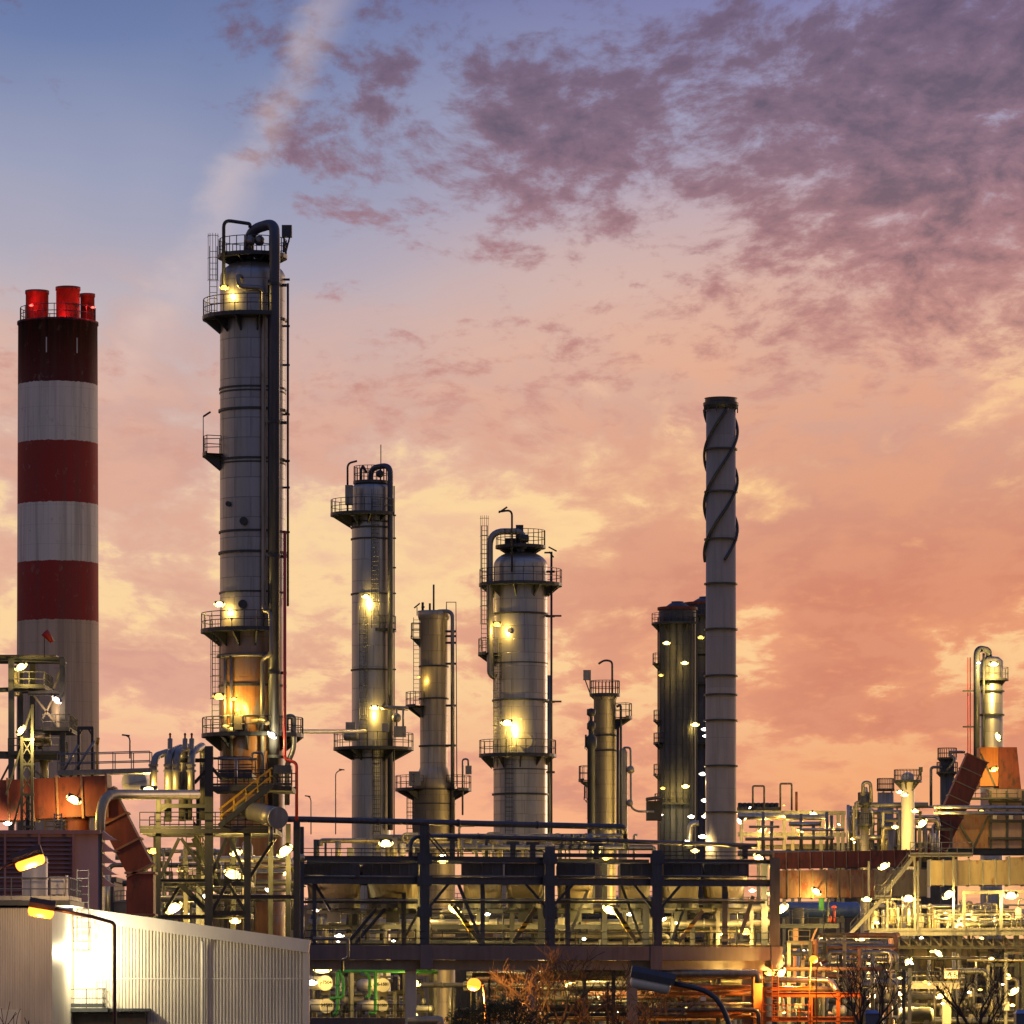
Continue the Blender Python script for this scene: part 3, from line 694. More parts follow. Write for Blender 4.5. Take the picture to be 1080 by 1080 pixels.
# ---- column 3: narrow top on a wider foot
def tower_three():
    Y = 134; cx = X(457.5, Y); R1 = S(14.5, Y); R2 = S(22.5, Y)
    root = thing('distillation_column', 'tan column stepping from narrow top to wide foot by a conical skirt', 'column', (cx, Y, 0))
    m = MB(); m.lathe(cx, Y, [(R2,0),(R2,zz(831,Y)),(R2+.08,zz(830,Y)),(R1+.05,zz(811,Y)),(R1,zz(809,Y)),(R1,zz(655,Y)),(R1+.15,zz(653,Y)),(S(17,Y),zz(649,Y)),(S(17,Y),zz(644.5,Y)),(0.02,zz(644.5,Y))], 40)
    m.build('shell', 'clad_warm', root)
    for py in (703, 737, 787): rings(root, cx, Y, [(R1, zz(py,Y), .14, .13)])
    for py in (833, 848): rings(root, cx, Y, [(R2, zz(py,Y), .1, .04)])
    p = MB(); p.tube([(cx, Y-.5, zz(645,Y)), (cx, Y-.5, zz(617,Y))], S(1.0,Y), 8); p.tube([(X(446,Y), Y-.8, zz(645,Y)), (X(446,Y), Y-.8, zz(636,Y))], .12, 6); p.bar((X(444.5,Y), Y-.8, zz(641,Y)), (X(448,Y), Y-.8, zz(641,Y)), .15); p.tube([(X(453.5,Y), Y-.8, zz(645,Y)), (X(453.5,Y), Y-.8, zz(637,Y))], .1, 6)
    p.tube([(X(440,Y), Y-.8, zz(650,Y)), (X(440,Y), Y-.8, zz(641,Y))], .04, 4); p.bar((X(437,Y), Y-.8, zz(642,Y)), (X(443,Y), Y-.8, zz(637,Y)), .13)
    p.build('vent_pipe', 'steel_dark', root)
    p = MB(); p.tube([(X(461,Y), Y-.9, zz(652,Y)), (X(461,Y), Y-.9, zz(645.5,Y)), (X(477.5,Y), Y-1.3, zz(645.5,Y)), (X(477.5,Y), Y-1.3, zz(880,Y))], [S(2.0,Y)]*30 and S(2.1,Y), 10, .7); p.build('overhead_pipe', 'pipe_grey', root)
    p = MB()
    for py in (667, 672, 679, 701, 745, 787): p.bar((X(470,Y), Y-1.3, zz(py,Y)), (X(481,Y), Y-1.3, zz(py,Y)), .2)
    p.tube([(X(471,Y), Y-1, zz(645,Y)), (X(471,Y), Y-1, zz(636,Y)), (X(481,Y), Y-1, zz(636,Y)), (X(482,Y), Y-1, zz(830,Y))], .05, 4)
    p.build('pipe_clamp', 'steel_dark', root)
    ring_platform(root, cx, Y, zz(672,Y), R1, S(24.5,Y), 165, 200, 1.3, 1)
    ring_platform(root, cx, Y, zz(745,Y), R1, S(30,Y), 150, 230, 1.3, 3)
    ring_platform(root, cx, Y, zz(833,Y), R2*.9, S(41,Y), 150, 240, 1.3, 3)
    ring_platform(root, cx, Y, zz(833,Y), R2*.9, S(40,Y), 310, 390, 1.3, 3)
    ladder(root, X(439.5,Y), Y-.9, zz(743,Y), zz(652,Y), .55, cage=False); ladder(root, X(433,Y), Y-1, zz(900,Y), zz(834,Y), .6)
    p = MB(); p.box(X(491,Y), X(497.5,Y), Y-1, Y-.5, zz(817,Y), zz(808,Y)); p.tube([(X(488,Y), Y-.9, zz(860,Y)), (X(488,Y), Y-.9, zz(801,Y)), (X(494,Y), Y-.9, zz(801,Y)), (X(494,Y), Y-.9, zz(808,Y))], .09, 6, .3); p.build('cabinet', 'galv', root)
    p = MB(); p.box(X(432,Y), X(444,Y), Y-3.0, Y-2.0, zz(830,Y), zz(815,Y)); p.build('instrument_box', 'galv', root)
tower_three()

# ---- column 4: the wide one in the middle
def tower_four():
    Y = 122; cx = X(549, Y); Rr = S(28.5, Y); fr = Y-Rr
    root = thing('distillation_column', 'widest silver column with domed top, ring balconies and a hooked overhead pipe', 'column', (cx, Y, 0))
    m = MB(); prof = [(Rr, 0), (Rr, zz(597,Y))]
    for i in range(1, 9):
        t = math.pi/2*i/8; prof.append((Rr*max(.02, math.cos(t)), zz(597,Y)+S(16,Y)*math.sin(t)))
    m.lathe(cx, Y, prof, 52); m.build('shell', 'clad_wide', root)
    for py in (648, 739, 838): rings(root, cx, Y, [(Rr, zz(py,Y), .16, .14)])
    for py in (700, 812): rings(root, cx, Y, [(Rr, zz(py,Y), .1, .04)])
    rg = MB()
    rg.bar((X(574,Y), Y-1.5, zz(651,Y)), (X(592,Y), Y-1.5, zz(651,Y)), .15); rg.bar((X(574,Y), Y-1.5, zz(741,Y)), (X(592,Y), Y-1.5, zz(741,Y)), .15)
    rg.build('stub_bracket', 'steel_dark', root)
    ring_platform(root, cx, Y, zz(617,Y), Rr, S(44,Y), 0, 360, 1.3, 9)
    ring_platform(root, cx, Y, zz(577,Y), .4, S(26.5,Y), 0, 360, 1.4, 6)
    ring_platform(root, cx, Y, zz(690,Y), Rr, S(45,Y), 155, 215, 1.3, 2)
    ring_platform(root, X(546,Y), Y, zz(797,Y), Rr, S(41,Y), 150, 400, 1.3, 7)
    p = MB(); p.tube([(X(552,Y), Y-1, zz(580,Y)), (X(552,Y), Y-1, zz(562,Y)), (X(516.5,Y), Y-1.6, zz(562,Y)), (X(517,Y), Y-1.6, zz(712,Y)), (X(523,Y), Y-1.6, zz(716,Y))], S(3.4,Y), 12, 1.3, 7); p.build('overhead_pipe', 'pipe_grey', root)
    p = MB(); p.tube([(X(540,Y), fr-.3, zz(606,Y)), (X(540,Y), fr-.3, zz(541,Y)), (X(526,Y), fr-.3, zz(543,Y))], S(1.1,Y), 8, .5); p.bar((X(526,Y), fr-.3, zz(544,Y)), (X(535,Y), fr-.3, zz(538,Y)), .14); p.build('davit_arm', 'steel_dark', root)
    p = MB(); p.box(X(544,Y), X(552,Y), Y-.4, Y+.4, zz(575,Y), zz(554,Y)); p.box(X(533,Y), X(546,Y), Y-.4, Y+.4, zz(577,Y), zz(568,Y)); p.drum((X(550,Y), Y-1.8, zz(570,Y)), (X(556,Y), Y-1.8, zz(570,Y)), .35, 12); p.build('relief_valve', 'steel_dark', root)
    p = MB(); p.tube([(X(581.5,Y), Y-1, zz(583,Y)), (X(581.5,Y), Y-1, zz(890,Y))], S(1.2,Y), 8); p.tube([(X(581,Y), Y-1, zz(584,Y)), (X(574,Y), Y-1, zz(584,Y))], S(1,Y), 6)
    for py in (604, 651, 741, 815): p.bar((X(576,Y), Y-1, zz(py,Y)), (X(585,Y), Y-1, zz(py,Y)), .18)
    p.build('riser_pipe', 'steel_dark', root)
    p = MB(); p.tube([(X(579,Y), Y+.4, zz(712,Y)), (X(579,Y), Y+.4, zz(890,Y))], S(2.2,Y), 9); p.build('return_pipe', 'pipe_grey', root)
    ladder(root, X(537,Y), fr-.35, zz(900,Y), zz(782,Y), .65); ladder(root, X(524.5,Y), Y-2, zz(795,Y), zz(690,Y), .6); ladder(root, X(511,Y), Y-1.5, zz(688,Y), zz(556,Y), .5)
    for px, py, r in ((554,783,7.5),(565,597,2.8),(537,667,2.4)):
        dx = X(px,Y)-cx; yy = Y-math.sqrt(Rr**2-dx**2); p = MB(); p.tube([(X(px,Y), yy+.4, zz(py,Y)), (X(px,Y), yy-.2, zz(py,Y))], S(r,Y), 20)
        p.build('manhole', 'alu', root)
    p = MB(); p.tube([(X(584,Y), Y-1, zz(589,Y)), (X(579,Y), Y-1, zz(583,Y))], .06, 5); p.bar((X(578.5,Y), Y-1, zz(578,Y)), (X(587,Y), Y-1, zz(582.5,Y)), .12); p.build('lamp_arm', 'steel_dark', root)
tower_four()

# ---- column 5: small olive column and its slim neighbours
def tower_five():
    Y = 132; cx = X(638, Y); Rr = S(11.8, Y); fr = Y-Rr
    root = thing('distillation_column', 'short olive column with flat railed top and gooseneck davit', 'column', (cx, Y, 0))
    m = MB(); m.lathe(cx, Y, [(Rr,0),(Rr,zz(738,Y)),(S(13,Y),zz(736,Y)),(S(13,Y),zz(734,Y)),(.02,zz(734,Y))], 36); m.build('shell', 'clad_small', root)
    for py in (776, 792): rings(root, cx, Y, [(Rr, zz(py,Y), .14, .12)])
    ring_platform(root, cx, Y, zz(733,Y), .3, S(16,Y), 0, 360, 1.3, 5)
    ring_platform(root, cx, Y, zz(757,Y), Rr, S(29,Y), 320, 385, 1.3, 2)
    ring_platform(root, cx, Y, zz(823,Y), Rr, S(28,Y), 150, 215, 1.3, 2)
    p = MB(); p.tube([(X(645.5,Y), Y-1, zz(733,Y)), (X(645.5,Y), Y-1, zz(698,Y)), (X(637,Y), Y-1, zz(697,Y)), (X(631,Y), Y-1, zz(701,Y))], S(1.1,Y), 8, .4); p.build('davit_arm', 'steel_dark', root)
    p = MB(); p.box(X(615,Y), X(623,Y), Y-1.2, Y-.7, zz(718,Y), zz(707.5,Y)); p.tube([(X(617,Y), Y-1, zz(718,Y)), (X(622,Y), Y-1, zz(732,Y))], .06, 5); p.tube([(X(622,Y), Y-1, zz(718,Y)), (X(622,Y), Y-1, zz(734,Y))], .06, 5); p.build('cabinet', 'galv', root)
    p = MB(); p.tube([(X(650,Y), Y-1, zz(746,Y)), (X(654.5,Y), Y-1, zz(744,Y)), (X(655,Y), Y-1, zz(880,Y))], S(1.3,Y), 8, .4); p.tube([(X(651.5,Y), Y-.6, zz(760,Y)), (X(651.5,Y), Y-.6, zz(890,Y))], .14, 6); p.build('riser_pipe', 'steel_dark', root)
    ladder(root, X(623,Y), Y-1, zz(890,Y), zz(822,Y), .5); ladder(root, X(624.5,Y), Y-1, zz(822,Y), zz(760,Y), .5)
tower_five()
Y = 129
root = thing('slim_column', 'dark slender column of stacked bulbs standing close beside the short olive column', 'column', (X(623,Y), Y, 0))
p = MB(); cx = X(623.5,Y)
p.lathe(cx, Y, [(.35,0),(.35,Z(790,Y)),(.5,Z(788,Y)),(.5,Z(778,Y)),(.25,Z(775,Y)),(.25,Z(770,Y)),(.38,Z(769,Y)),(.38,Z(763,Y)),(.15,Z(760,Y)),(.15,Z(756,Y)),(.4,Z(754,Y)),(.4,Z(748,Y)),(.05,Z(747,Y))], 16); p.build('shell', 'steel_dark', root)
ring_platform(root, cx, Y, Z(788,Y), .4, S(7,Y), 150, 210, 1.1, 1); ring_platform(root, cx, Y, Z(842,Y), .4, S(8,Y), 150, 210, 1.1, 1)
Y = 138
root = thing('slim_column', 'slender grey column with hooped top pipe beside the short olive column', 'column', (X(657,Y), Y, 0))
p = MB(); p.lathe(X(657,Y), Y, [(S(5,Y),0),(S(5,Y),Z(794,Y)),(S(3,Y),Z(790,Y)),(.02,Z(789,Y))], 20); p.build('shell', 'clad_small', root)
p = MB(); p.tube([(X(658,Y), Y, Z(791,Y)), (X(658,Y), Y, Z(788.5,Y)), (X(665,Y), Y-.3, Z(788.5,Y)), (X(665.5,Y), Y-.3, Z(852,Y)), (X(672,Y), Y-.3, Z(856,Y)), (X(690,Y), Y-.3, Z(856,Y))], S(1.2,Y), 8, .4); p.sphere((X(665,Y), Y-.3, Z(812,Y)), .4); p.sphere((X(664,Y), Y-.3, Z(847,Y)), .35); p.build('overhead_pipe', 'pipe_grey', root)

# ---- twin dark columns
def twin(px, w, ytop, Y, label, plats):
    cx = X(px, Y); Rr = S(w, Y)/2
    root = thing('storage_column', label, 'column', (cx, Y, 0))
    m = MB(); zt = zz(ytop+12, Y); prof = [(Rr,0),(Rr,zt)]
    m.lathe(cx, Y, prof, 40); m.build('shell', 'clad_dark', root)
    d = MB(); d.lathe(cx, Y, [(Rr*.72,zt+.2),(Rr*.62,zt+S(3.5,Y)),(Rr*.4,zt+S(6.5,Y)),(Rr*.33,zt+S(7,Y)),(Rr*.33,zt+S(8.5,Y)),(.02,zt+S(8.7,Y))], 30); d.build('dome', 'steel_blue', root)
    r = MB(); ringband(r, cx, Y, Rr+.05, zt+.1, .35, .15); ringband(r, cx, Y, Rr*.9, zt+.1, .3, .3); r.build('top_ring', 'furnace_rust', root)
    g2 = MB()
    for k in range(18):
        a = R(k*20+5); g2.tube([(cx+(Rr+.15)*math.cos(a), Y+(Rr+.15)*math.sin(a), 2), (cx+(Rr+.15)*math.cos(a), Y+(Rr+.15)*math.sin(a), zt-1)], .07, 4)
    g2.build('conduit', 'steel_dark', root)
    for py, a0, a1, ex in plats: ring_platform(root, cx, Y, zz(py,Y), Rr, Rr+S(ex,Y), a0, a1, 1.3, 3)
    return root
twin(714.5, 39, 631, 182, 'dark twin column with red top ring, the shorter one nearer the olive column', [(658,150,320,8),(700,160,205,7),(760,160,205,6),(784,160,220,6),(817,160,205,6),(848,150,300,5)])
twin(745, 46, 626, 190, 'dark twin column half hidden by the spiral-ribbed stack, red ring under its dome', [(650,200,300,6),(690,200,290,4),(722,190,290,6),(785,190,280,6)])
Y = 180; p = MB(); p.box(X(681,Y), X(697,Y), Y-1, Y+2, Z(866,Y), Z(846,Y)); p.prism((X(680,Y), Y-1.2, Z(845,Y)), (X(698,Y), Y-1.2, Z(842.5,Y)), [(-.1,-.15),(3.5,-.15),(3.5,.15),(-.1,.15)])
tag(p.build('switch_cabin', 'steel_grey'), 'small grey cabin hung on the shorter dark twin column', 'cabin')

# ---- spiral-ribbed stack
def spiral():
    Y = 155; cx = X(760.3, Y); rb = S(16.6, Y); rt = S(15.6, Y); zt = zz(424, Y)
    root = thing('exhaust_stack', 'tall plain grey stack with dark helical ribs winding round its upper part', 'stack', (cx, Y, 0))
    m = MB(); m.lathe(cx, Y, [(rb,0),(rt,zt),(rt-.12,zt),(rt-.2,zt-2)], 44); m.build('shaft', 'stack_steel', root)
    c = MB(); c.lathe(cx, Y, [(rt,zt-.9),(rt+.18,zt-.7),(rt+.32,zt-.4),(rt+.32,zt-.1),(rt+.12,zt-.05),(rt+.12,zt+.35),(rt+.2,zt+.4),(rt-.1,zt+.42),(rt-.1,zt-.5)], 40, smooth=False)
    for k in range(10): c.box(cx+(rt+.2)*math.cos(R(k*36))-.06, cx+(rt+.2)*math.cos(R(k*36))+.06, Y+(rt+.2)*math.sin(R(k*36))-.06, Y+(rt+.2)*math.sin(R(k*36))+.06, zt-1.2, zt-.3)
    c.build('cap', 'steel_dark', root)
    for py in (474, 519, 569, 616, 664, 713, 733, 760, 808, 857): rings(root, cx, Y, [(rb-(rb-rt)*zz(py,Y)/zt, zz(py,Y), .18, .2)])
    z0, z1 = zz(592,Y), zz(432,Y); turns = (z1-z0)/S(155,Y)
    for s_ in range(3):
        h = MB(); n = 60; rr = rt+.2; pts = []
        for i in range(n+1):
            t = i/n; a = R(s_*120+40) + 2*math.pi*turns*t
            pts.append(Vector((cx+rr*math.cos(a), Y+rr*math.sin(a), z0+(z1-z0)*t)))
        h.tube(pts, .17, 6); h.build('helical_rib', 'steel_dark', root)
spiral()
# ---------------------------------------------------------------- long pipe rack with air coolers
def YR(px): return 105 + (px-312)/500.0*5.8
def PR(px, py, dy=0.0):
    """a point on the rack's front plane, moved back by dy metres"""
    v = P(px, py, YR(px)); d = v.copy(); v.y += dy
    return v
def rack():
    global RACKROOT
    RACKROOT = root = thing('pipe_rack', 'long dark steel pipe rack on a pale concrete edged deck', 'pipe rack', (X(565,107), 108, 0))
    back = 9.0
    # concrete deck
    a, b = PR(322, 997), PR(823, 999)
    zt = (a.z+b.z)/2; zb = zt-1.05
    def slab(name, z0, z1, y0, y1, mat):
        m = MB(); vs = []
        for pt in (a, b):
            for y in (y0, y1):
                for z in (z0, z1): vs.append((pt.x, pt.y+y, z))
        m.add(vs, [(0,1,3,2),(4,6,7,5),(0,4,5,1),(2,3,7,6),(0,2,6,4),(1,5,7,3)]); return m.build(name, mat, root)
    slab('deck_edge', zb, zt, -0.5, -0.1, 'deck_fascia')
    slab('deck_beam', zb-0.75, zb-0.02, 0.3, 0.9, 'concrete')
    slab('deck', zt-0.3, zt-0.02, -0.1, back+1, 'concrete')
    for px in (450, 692, 819):
        q = PR(px, 1000); m = MB(); m.box(q.x-0.45, q.x+0.45, q.y-0.7, q.y+0.4, zb-0.7, zt+0.06); m.build('pilaster', 'deck_fascia', root)
    for px, mat in ((433,'clad_wall'), (789,'concrete'), (667,'concrete'), (560,'concrete')):
        q = PR(px, 1000, 1.2); m = MB(); m.box(q.x-0.42, q.x+0.42, q.y-0.42, q.y+0.42, 0, zb-0.02); m.build('pier', mat, root)
    q = PR(799.5, 1000, .2); m = MB(); m.box(q.x-0.36, q.x+0.36, q.y-0.5, q.y+0.5, 0, zb-0.76); m.build('pier', 'orange', root)['label'] = 'orange painted pier at the end of the deck'
    # columns
    zdeck = zt
    for px, top, w, dy in ((315,872,.75,0),(448,868,.72,0),(580,893,.75,0),(693,897,.75,0),(817,905,.8,0),
                           (425,930,.35,3),(441,905,.45,5),(509,930,.34,1),(571,905,.5,5),(599,930,.38,2),(683,905,.5,5),(765,930,.42,1),(809,905,.5,4),(331,930,.28,1), (540,905,.4,back),(640,905,.4,back),(735,905,.4,back),(370,905,.4,back)):
        q = PR(px, 1000, dy); ztop = Z(top, YR(px)); m = MB(); m.ibeam((q.x, q.y, 0 if px == 315 else zdeck), (q.x, q.y, ztop), w, w, up=(0,1,0)); m.box(q.x-w*.7, q.x+w*.7, q.y-w*.7, q.y+w*.7, zdeck, zdeck+.05); m.build('column', 'steel_blue', root)
    # beams
    def beam(p0, p1, w, h, dy=0.0, mat='steel_blue', name='beam'):
        m = MB(); m.ibeam(PR(*p0, dy), PR(*p1, dy), w, h); return m.build(name, mat, root)
    beam((318,905),(443,905.5),.3,.34); beam((453,905.5),(575,906.5),.3,.34); beam((585,902),(688,902.5),.3,.3); beam((698,908),(812,909),.3,.34)
    beam((318,928),(443,929),.35,.55); beam((453,929),(575,929.5),.35,.55); beam((585,930),(688,930.5),.35,.55); beam((698,931),(812,931.5),.35,.55)
    for x0, x1 in ((318,440),(453,575),(585,688),(698,808)):
        beam((x0,951),(x1,951.5),.22,.2, 1.5); beam((x0,929),(x1,930),.3,.4, 5); beam((x0,905),(x1,906),.3,.4, back); beam((x0,976),(x1,976),.3,.35,back)
    for px in (315,448,580,693,817):
        for py in (907, 930):
            m = MB(); m.ibeam(PR(px,py,.4), PR(px,py,back), .3, .4); m.build('beam', 'steel_blue', root)
    # conduits and gusset plates
    for x0, x1 in ((321,441),(455,573),(588,687),(700,808)):
        m = MB(); m.tube([PR((x0),923.8,-.05), PR(x1,924.6,-.05)], .07, 6); m.build('conduit', 'pipe_grey', root)
        m = MB(); m.tube([PR((x0),909.5,-.05), PR(x1,910.5,-.05)], .05, 6); m.build('conduit', 'pipe_grey', root)
        m = MB(); m.box(PR(x0,949).x, PR(x1,949).x, YR(x0)+1.0, YR(x0)+1.5, Z(949,YR(x0)), Z(947.5,YR(x0))); m.build('cable_tray', 'galv', root)
    for px in (448,580,693):
        for py in (929, 906, 962):
            q = PR(px,py,-.42); m = MB(); m.box(q.x-.55, q.x+.55, q.y-.02, q.y+.03, q.z-.4, q.z+.4)
            for a_ in (-.42,.42):
                for b_ in (-.28,0,.28): m.box(q.x+a_-.05, q.x+a_+.05, q.y-.07, q.y-.02, q.z+b_-.05, q.z+b_+.05)
            m.build('gusset_plate', 'steel_blue', root)
    # diagonal struts
    for p0, p1, w, dy in (((448,962),(474,931),.2,0),((580,959),(606,931),.2,0),((553,931),(580,962),.2,0),((693,962),(720,931),.2,0),((667,931),(690,960),.2,0),((483,931),(508,994),.26,1),((331,931),(348,960),.2,1),
                      ((366,994),(396,958),.25,2),((374,994),(405,958),.25,2.5),((425,990),(441,960),.2,3),((600,990),(622,934),.25,3),((655,931),(678,992),.2,2),((782,985),(795,945),.3,1),((766,985),(768,940),.2,2),((710,992),(722,960),.2,3)):
        m = MB(); m.ibeam(PR(*p0,dy), PR(*p1,dy), w, w); m.build('brace', 'steel_blue', root)
    for p0, p1 in (((478,955),(506,994)),((565,957),(541,994)),((648,957),(672,994)),((742,960),(716,994))):
        m = MB(); m.bar(PR(*p0,2.0), PR(*p1,2.0), .3); m.build('brace', 'steel_grey', root)
        a_, b_ = Vector(PR(*p0,1.9)), Vector(PR(*p1,1.9))
        m = MB(); m.bar(a_.lerp(b_,.42), a_.lerp(b_,.68), .36); m.build('hazard_wrap', 'hazard', root)
    # handrails
    m = MB(); rail(m, [a+Vector((0,-.3,0)), b+Vector((0,-.3,0))], 1.1, 2.05, .035); m.build('railing', 'steel_dark', root)
    for x0, x1, y in ((318,443,904),(453,575,905),(585,688,900),(698,812,907)):
        m = MB(); rail(m, [PR(x0,y), PR(x1,y+.5)], .65, 2.1, .03, toe=False); m.build('railing', 'steel_dark', root)
    return zt, zb
RZT, RZB = rack()
def cooler(x0, x1, label):
    dy = 0.5; L = 11.0
    root = thing('air_cooler', label, 'air cooler', PR((x0+x1)/2, 930, 3)); yref(root, YR((x0+x1)/2))
    za, zb = Z(910, YR(x0)), Z(925, YR(x0)); p0, p1 = PR(x0,910,dy), PR(x1,910,dy)
    m = MB()
    def hexa(pts): m.add(pts, [(0,1,3,2),(4,6,7,5),(0,4,5,1),(2,3,7,6),(0,2,6,4),(1,5,7,3)])
    hexa([(p.x, p.y+y, z) for p in (p0,p1) for y in (0,L) for z in (zb,za)])
    n = max(3, int((x1-x0)/9))
    for i in range(n+1):
        q = p0.lerp(p1, i/n); m.bar((q.x, q.y-.06, zb), (q.x, q.y-.06, za), .1, .12)
    m.build('tube_bundle_case', 'fin', root)
    m = MB(); c = (p0+p1)/2; cyv = c.y+L/2; zc = Z(946, YR(x0)); rr = min((p1.x-p0.x)*.47, L*.47); n = 28
    base = []
    for k in range(n):
        t = 2*math.pi*k/n; ux, uy = math.cos(t), math.sin(t); s_ = max(abs(ux), abs(uy)); base.append((c.x+ux/s_*(p1.x-p0.x)*.49, cyv+uy/s_*L*.49, zb-.03))
    vs = base + [(c.x+rr*math.cos(2*math.pi*k/n), cyv+rr*math.sin(2*math.pi*k/n), zc) for k in range(n)]
    m.add(vs, [(k,(k+1)%n,n+(k+1)%n,n+k) for k in range(n)]); m.build('plenum_hood', 'hood', root)
    m = MB(); m.lathe(c.x, cyv, [(rr,zc+.05),(rr+.06,zc+.05),(rr+.06,zc-.75),(rr-.02,zc-.75),(rr,zc+.05)], 28, smooth=False); m.build('fan_ring', 'steel_dark', root)
    m = MB(); m.lathe(c.x, cyv, [(.02,zc-.3),(.35,zc-.3),(.35,zc-.9),(.02,zc-.9)], 12)
    for k in range(4):
        t = R(k*90+20); m.bar((c.x,cyv,zc-.4), (c.x+rr*.93*math.cos(t), cyv+rr*.93*math.sin(t), zc-.35), .5, .05)
    m.build('fan', 'steel_dark', root)
    m = MB(); m.bar((c.x-rr-.1, cyv, zc-1.0), (c.x+rr+.1, cyv, zc-1.0), .25); m.box(c.x-.5, c.x+.5, cyv-.4, cyv+.4, zc-1.8, zc-1.0); m.build('motor', 'steel_dark', root)
for x0, x1, l in ((319,379,'dark air cooler box under the sky nearest the corrugated warehouse'),(383,441,'dark air cooler box just before the rack column below the slim grey column'),
                  (487,530,'dark air cooler box below the widest silver column'),(533,574,'dark air cooler box below the gap beside the widest silver column'),
                  (588,627,'dark air cooler box under the short olive column'),(655,688,'dark air cooler box under the shorter dark twin column'),(701,740,'dark air cooler box below the foot of the spiral-ribbed stack'),(744,789,'dark air cooler box at the end of the rack beside the red ducts')):
    cooler(x0, x1, l)
def pipe(name, label, pts, r, mat, bend=0.6, cat='pipe', group=None, n=10, flanges=0, parent=None):
    pts = [Vector((q[0], q[1]*K, q[2])) for q in pts]
    m = MB(); m.tube(pts, r, n, bend)
    if flanges:
        for i in range(len(pts)-1):
            a_, b_ = Vector(pts[i]), Vector(pts[i+1])
            L = (b_-a_).length; k = int(L//flanges)
            for j in range(1, k+1):
                q = a_.lerp(b_, j/(k+1)); d = (b_-a_).normalized()
                m.tube([q-d*.07, q+d*.07], r*1.28, n)
    o = m.build(name, mat); tag(o, label, cat, group); DONE.add(o.name); return o
pipe('header_pipe', 'thick blue-grey pipe running above the whole rack and bending down behind it', [P(301,864,104.7), P(312,864,104.9), P(648,872,108.8), P(658,872,108.9), P(660,893,109.4)], .235, 'pipe_blue', 1.5, flanges=9)
pipe('header_pipe', 'thinner blue-grey pipe hung under the thick pipe above the rack', [P(433,905,106.5), P(433,884,106.5), P(450,882,106.7), P(560,884,108.0), P(798,892,110.7)], .17, 'pipe_blue', .9, flanges=7)
root = thing('crane_jib', 'slanting black stay rods beside a dark post above the rack', 'stay', PR(448,905,-.4))
m = MB(); m.tube([PR(450,876,-.4), PR(474,905,-.4)], .06, 5); m.build('rod', 'steel_dark', root)
m = MB(); m.tube([PR(450,881,-.3), PR(470,905,-.3)], .06, 5); m.build('rod', 'steel_dark', root)
root = thing('standpipe', 'small post and saddle carrying the thin pipe beside the stay rods', 'pipe support', PR(477,905,0))
m = MB(); m.ibeam(PR(477,905,.2), PR(477,887,.2), .4, .4, up=(0,1,0)); m.build('post', 'steel_blue', root)
m = MB(); q = PR(477,886,.2); m.box(q.x-.4, q.x+.4, q.y-.3, q.y+.3, q.z-.1, q.z+.1); m.build('saddle', 'steel_blue', root)
for px in (541, 562, 629, 786):
    root = thing('standpipe', {541:'dark pipe support under the two headers by the widest column',562:'dark pipe support just past the widest column',629:'dark pipe support under the olive column',786:'dark pipe support under the far end of the thin header'}[px], 'pipe support', PR(px,905,0))
    m = MB(); m.ibeam(PR(px,906,.3), PR(px,(884+ (px-430)/370*8)+2,.3), .42, .42, up=(0,1,0)); m.build('post', 'steel_blue', root)
    q = PR(px,(884+(px-430)/370*8)+2.5,.3); m = MB(); m.box(q.x-.5, q.x+.5, q.y-.3, q.y+.3, q.z-.12, q.z+.1); m.build('saddle', 'steel_blue', root)
# pumps, relief valves standing on the rack roof
for px, py0, h, l in ((594,893,11,'first of three little relief valves in a row on the rack beside the olive column'),(604,893,11,'middle one of three little relief valves on the rack beside the olive column'),(614,893,11,'last of three little relief valves on the rack, touching the olive column')):
    q = PR(px, py0, 1.5); root = thing('relief_valve', l, 'valve', q)
    m = MB(); m.tube([q, q+Vector((0,0,.75))], .12, 8); m.lathe(q.x, q.y, [(.3,q.z+.0),(.3,q.z+.2),(.12,q.z+.3)], 10); m.build('body', 'steel_dark', root)
    m = MB(); m.tube([q+Vector((0,0,.75)), q+Vector((0,0,1.1))], [.17,.1], 8); m.build('bonnet', 'steel_dark', root)
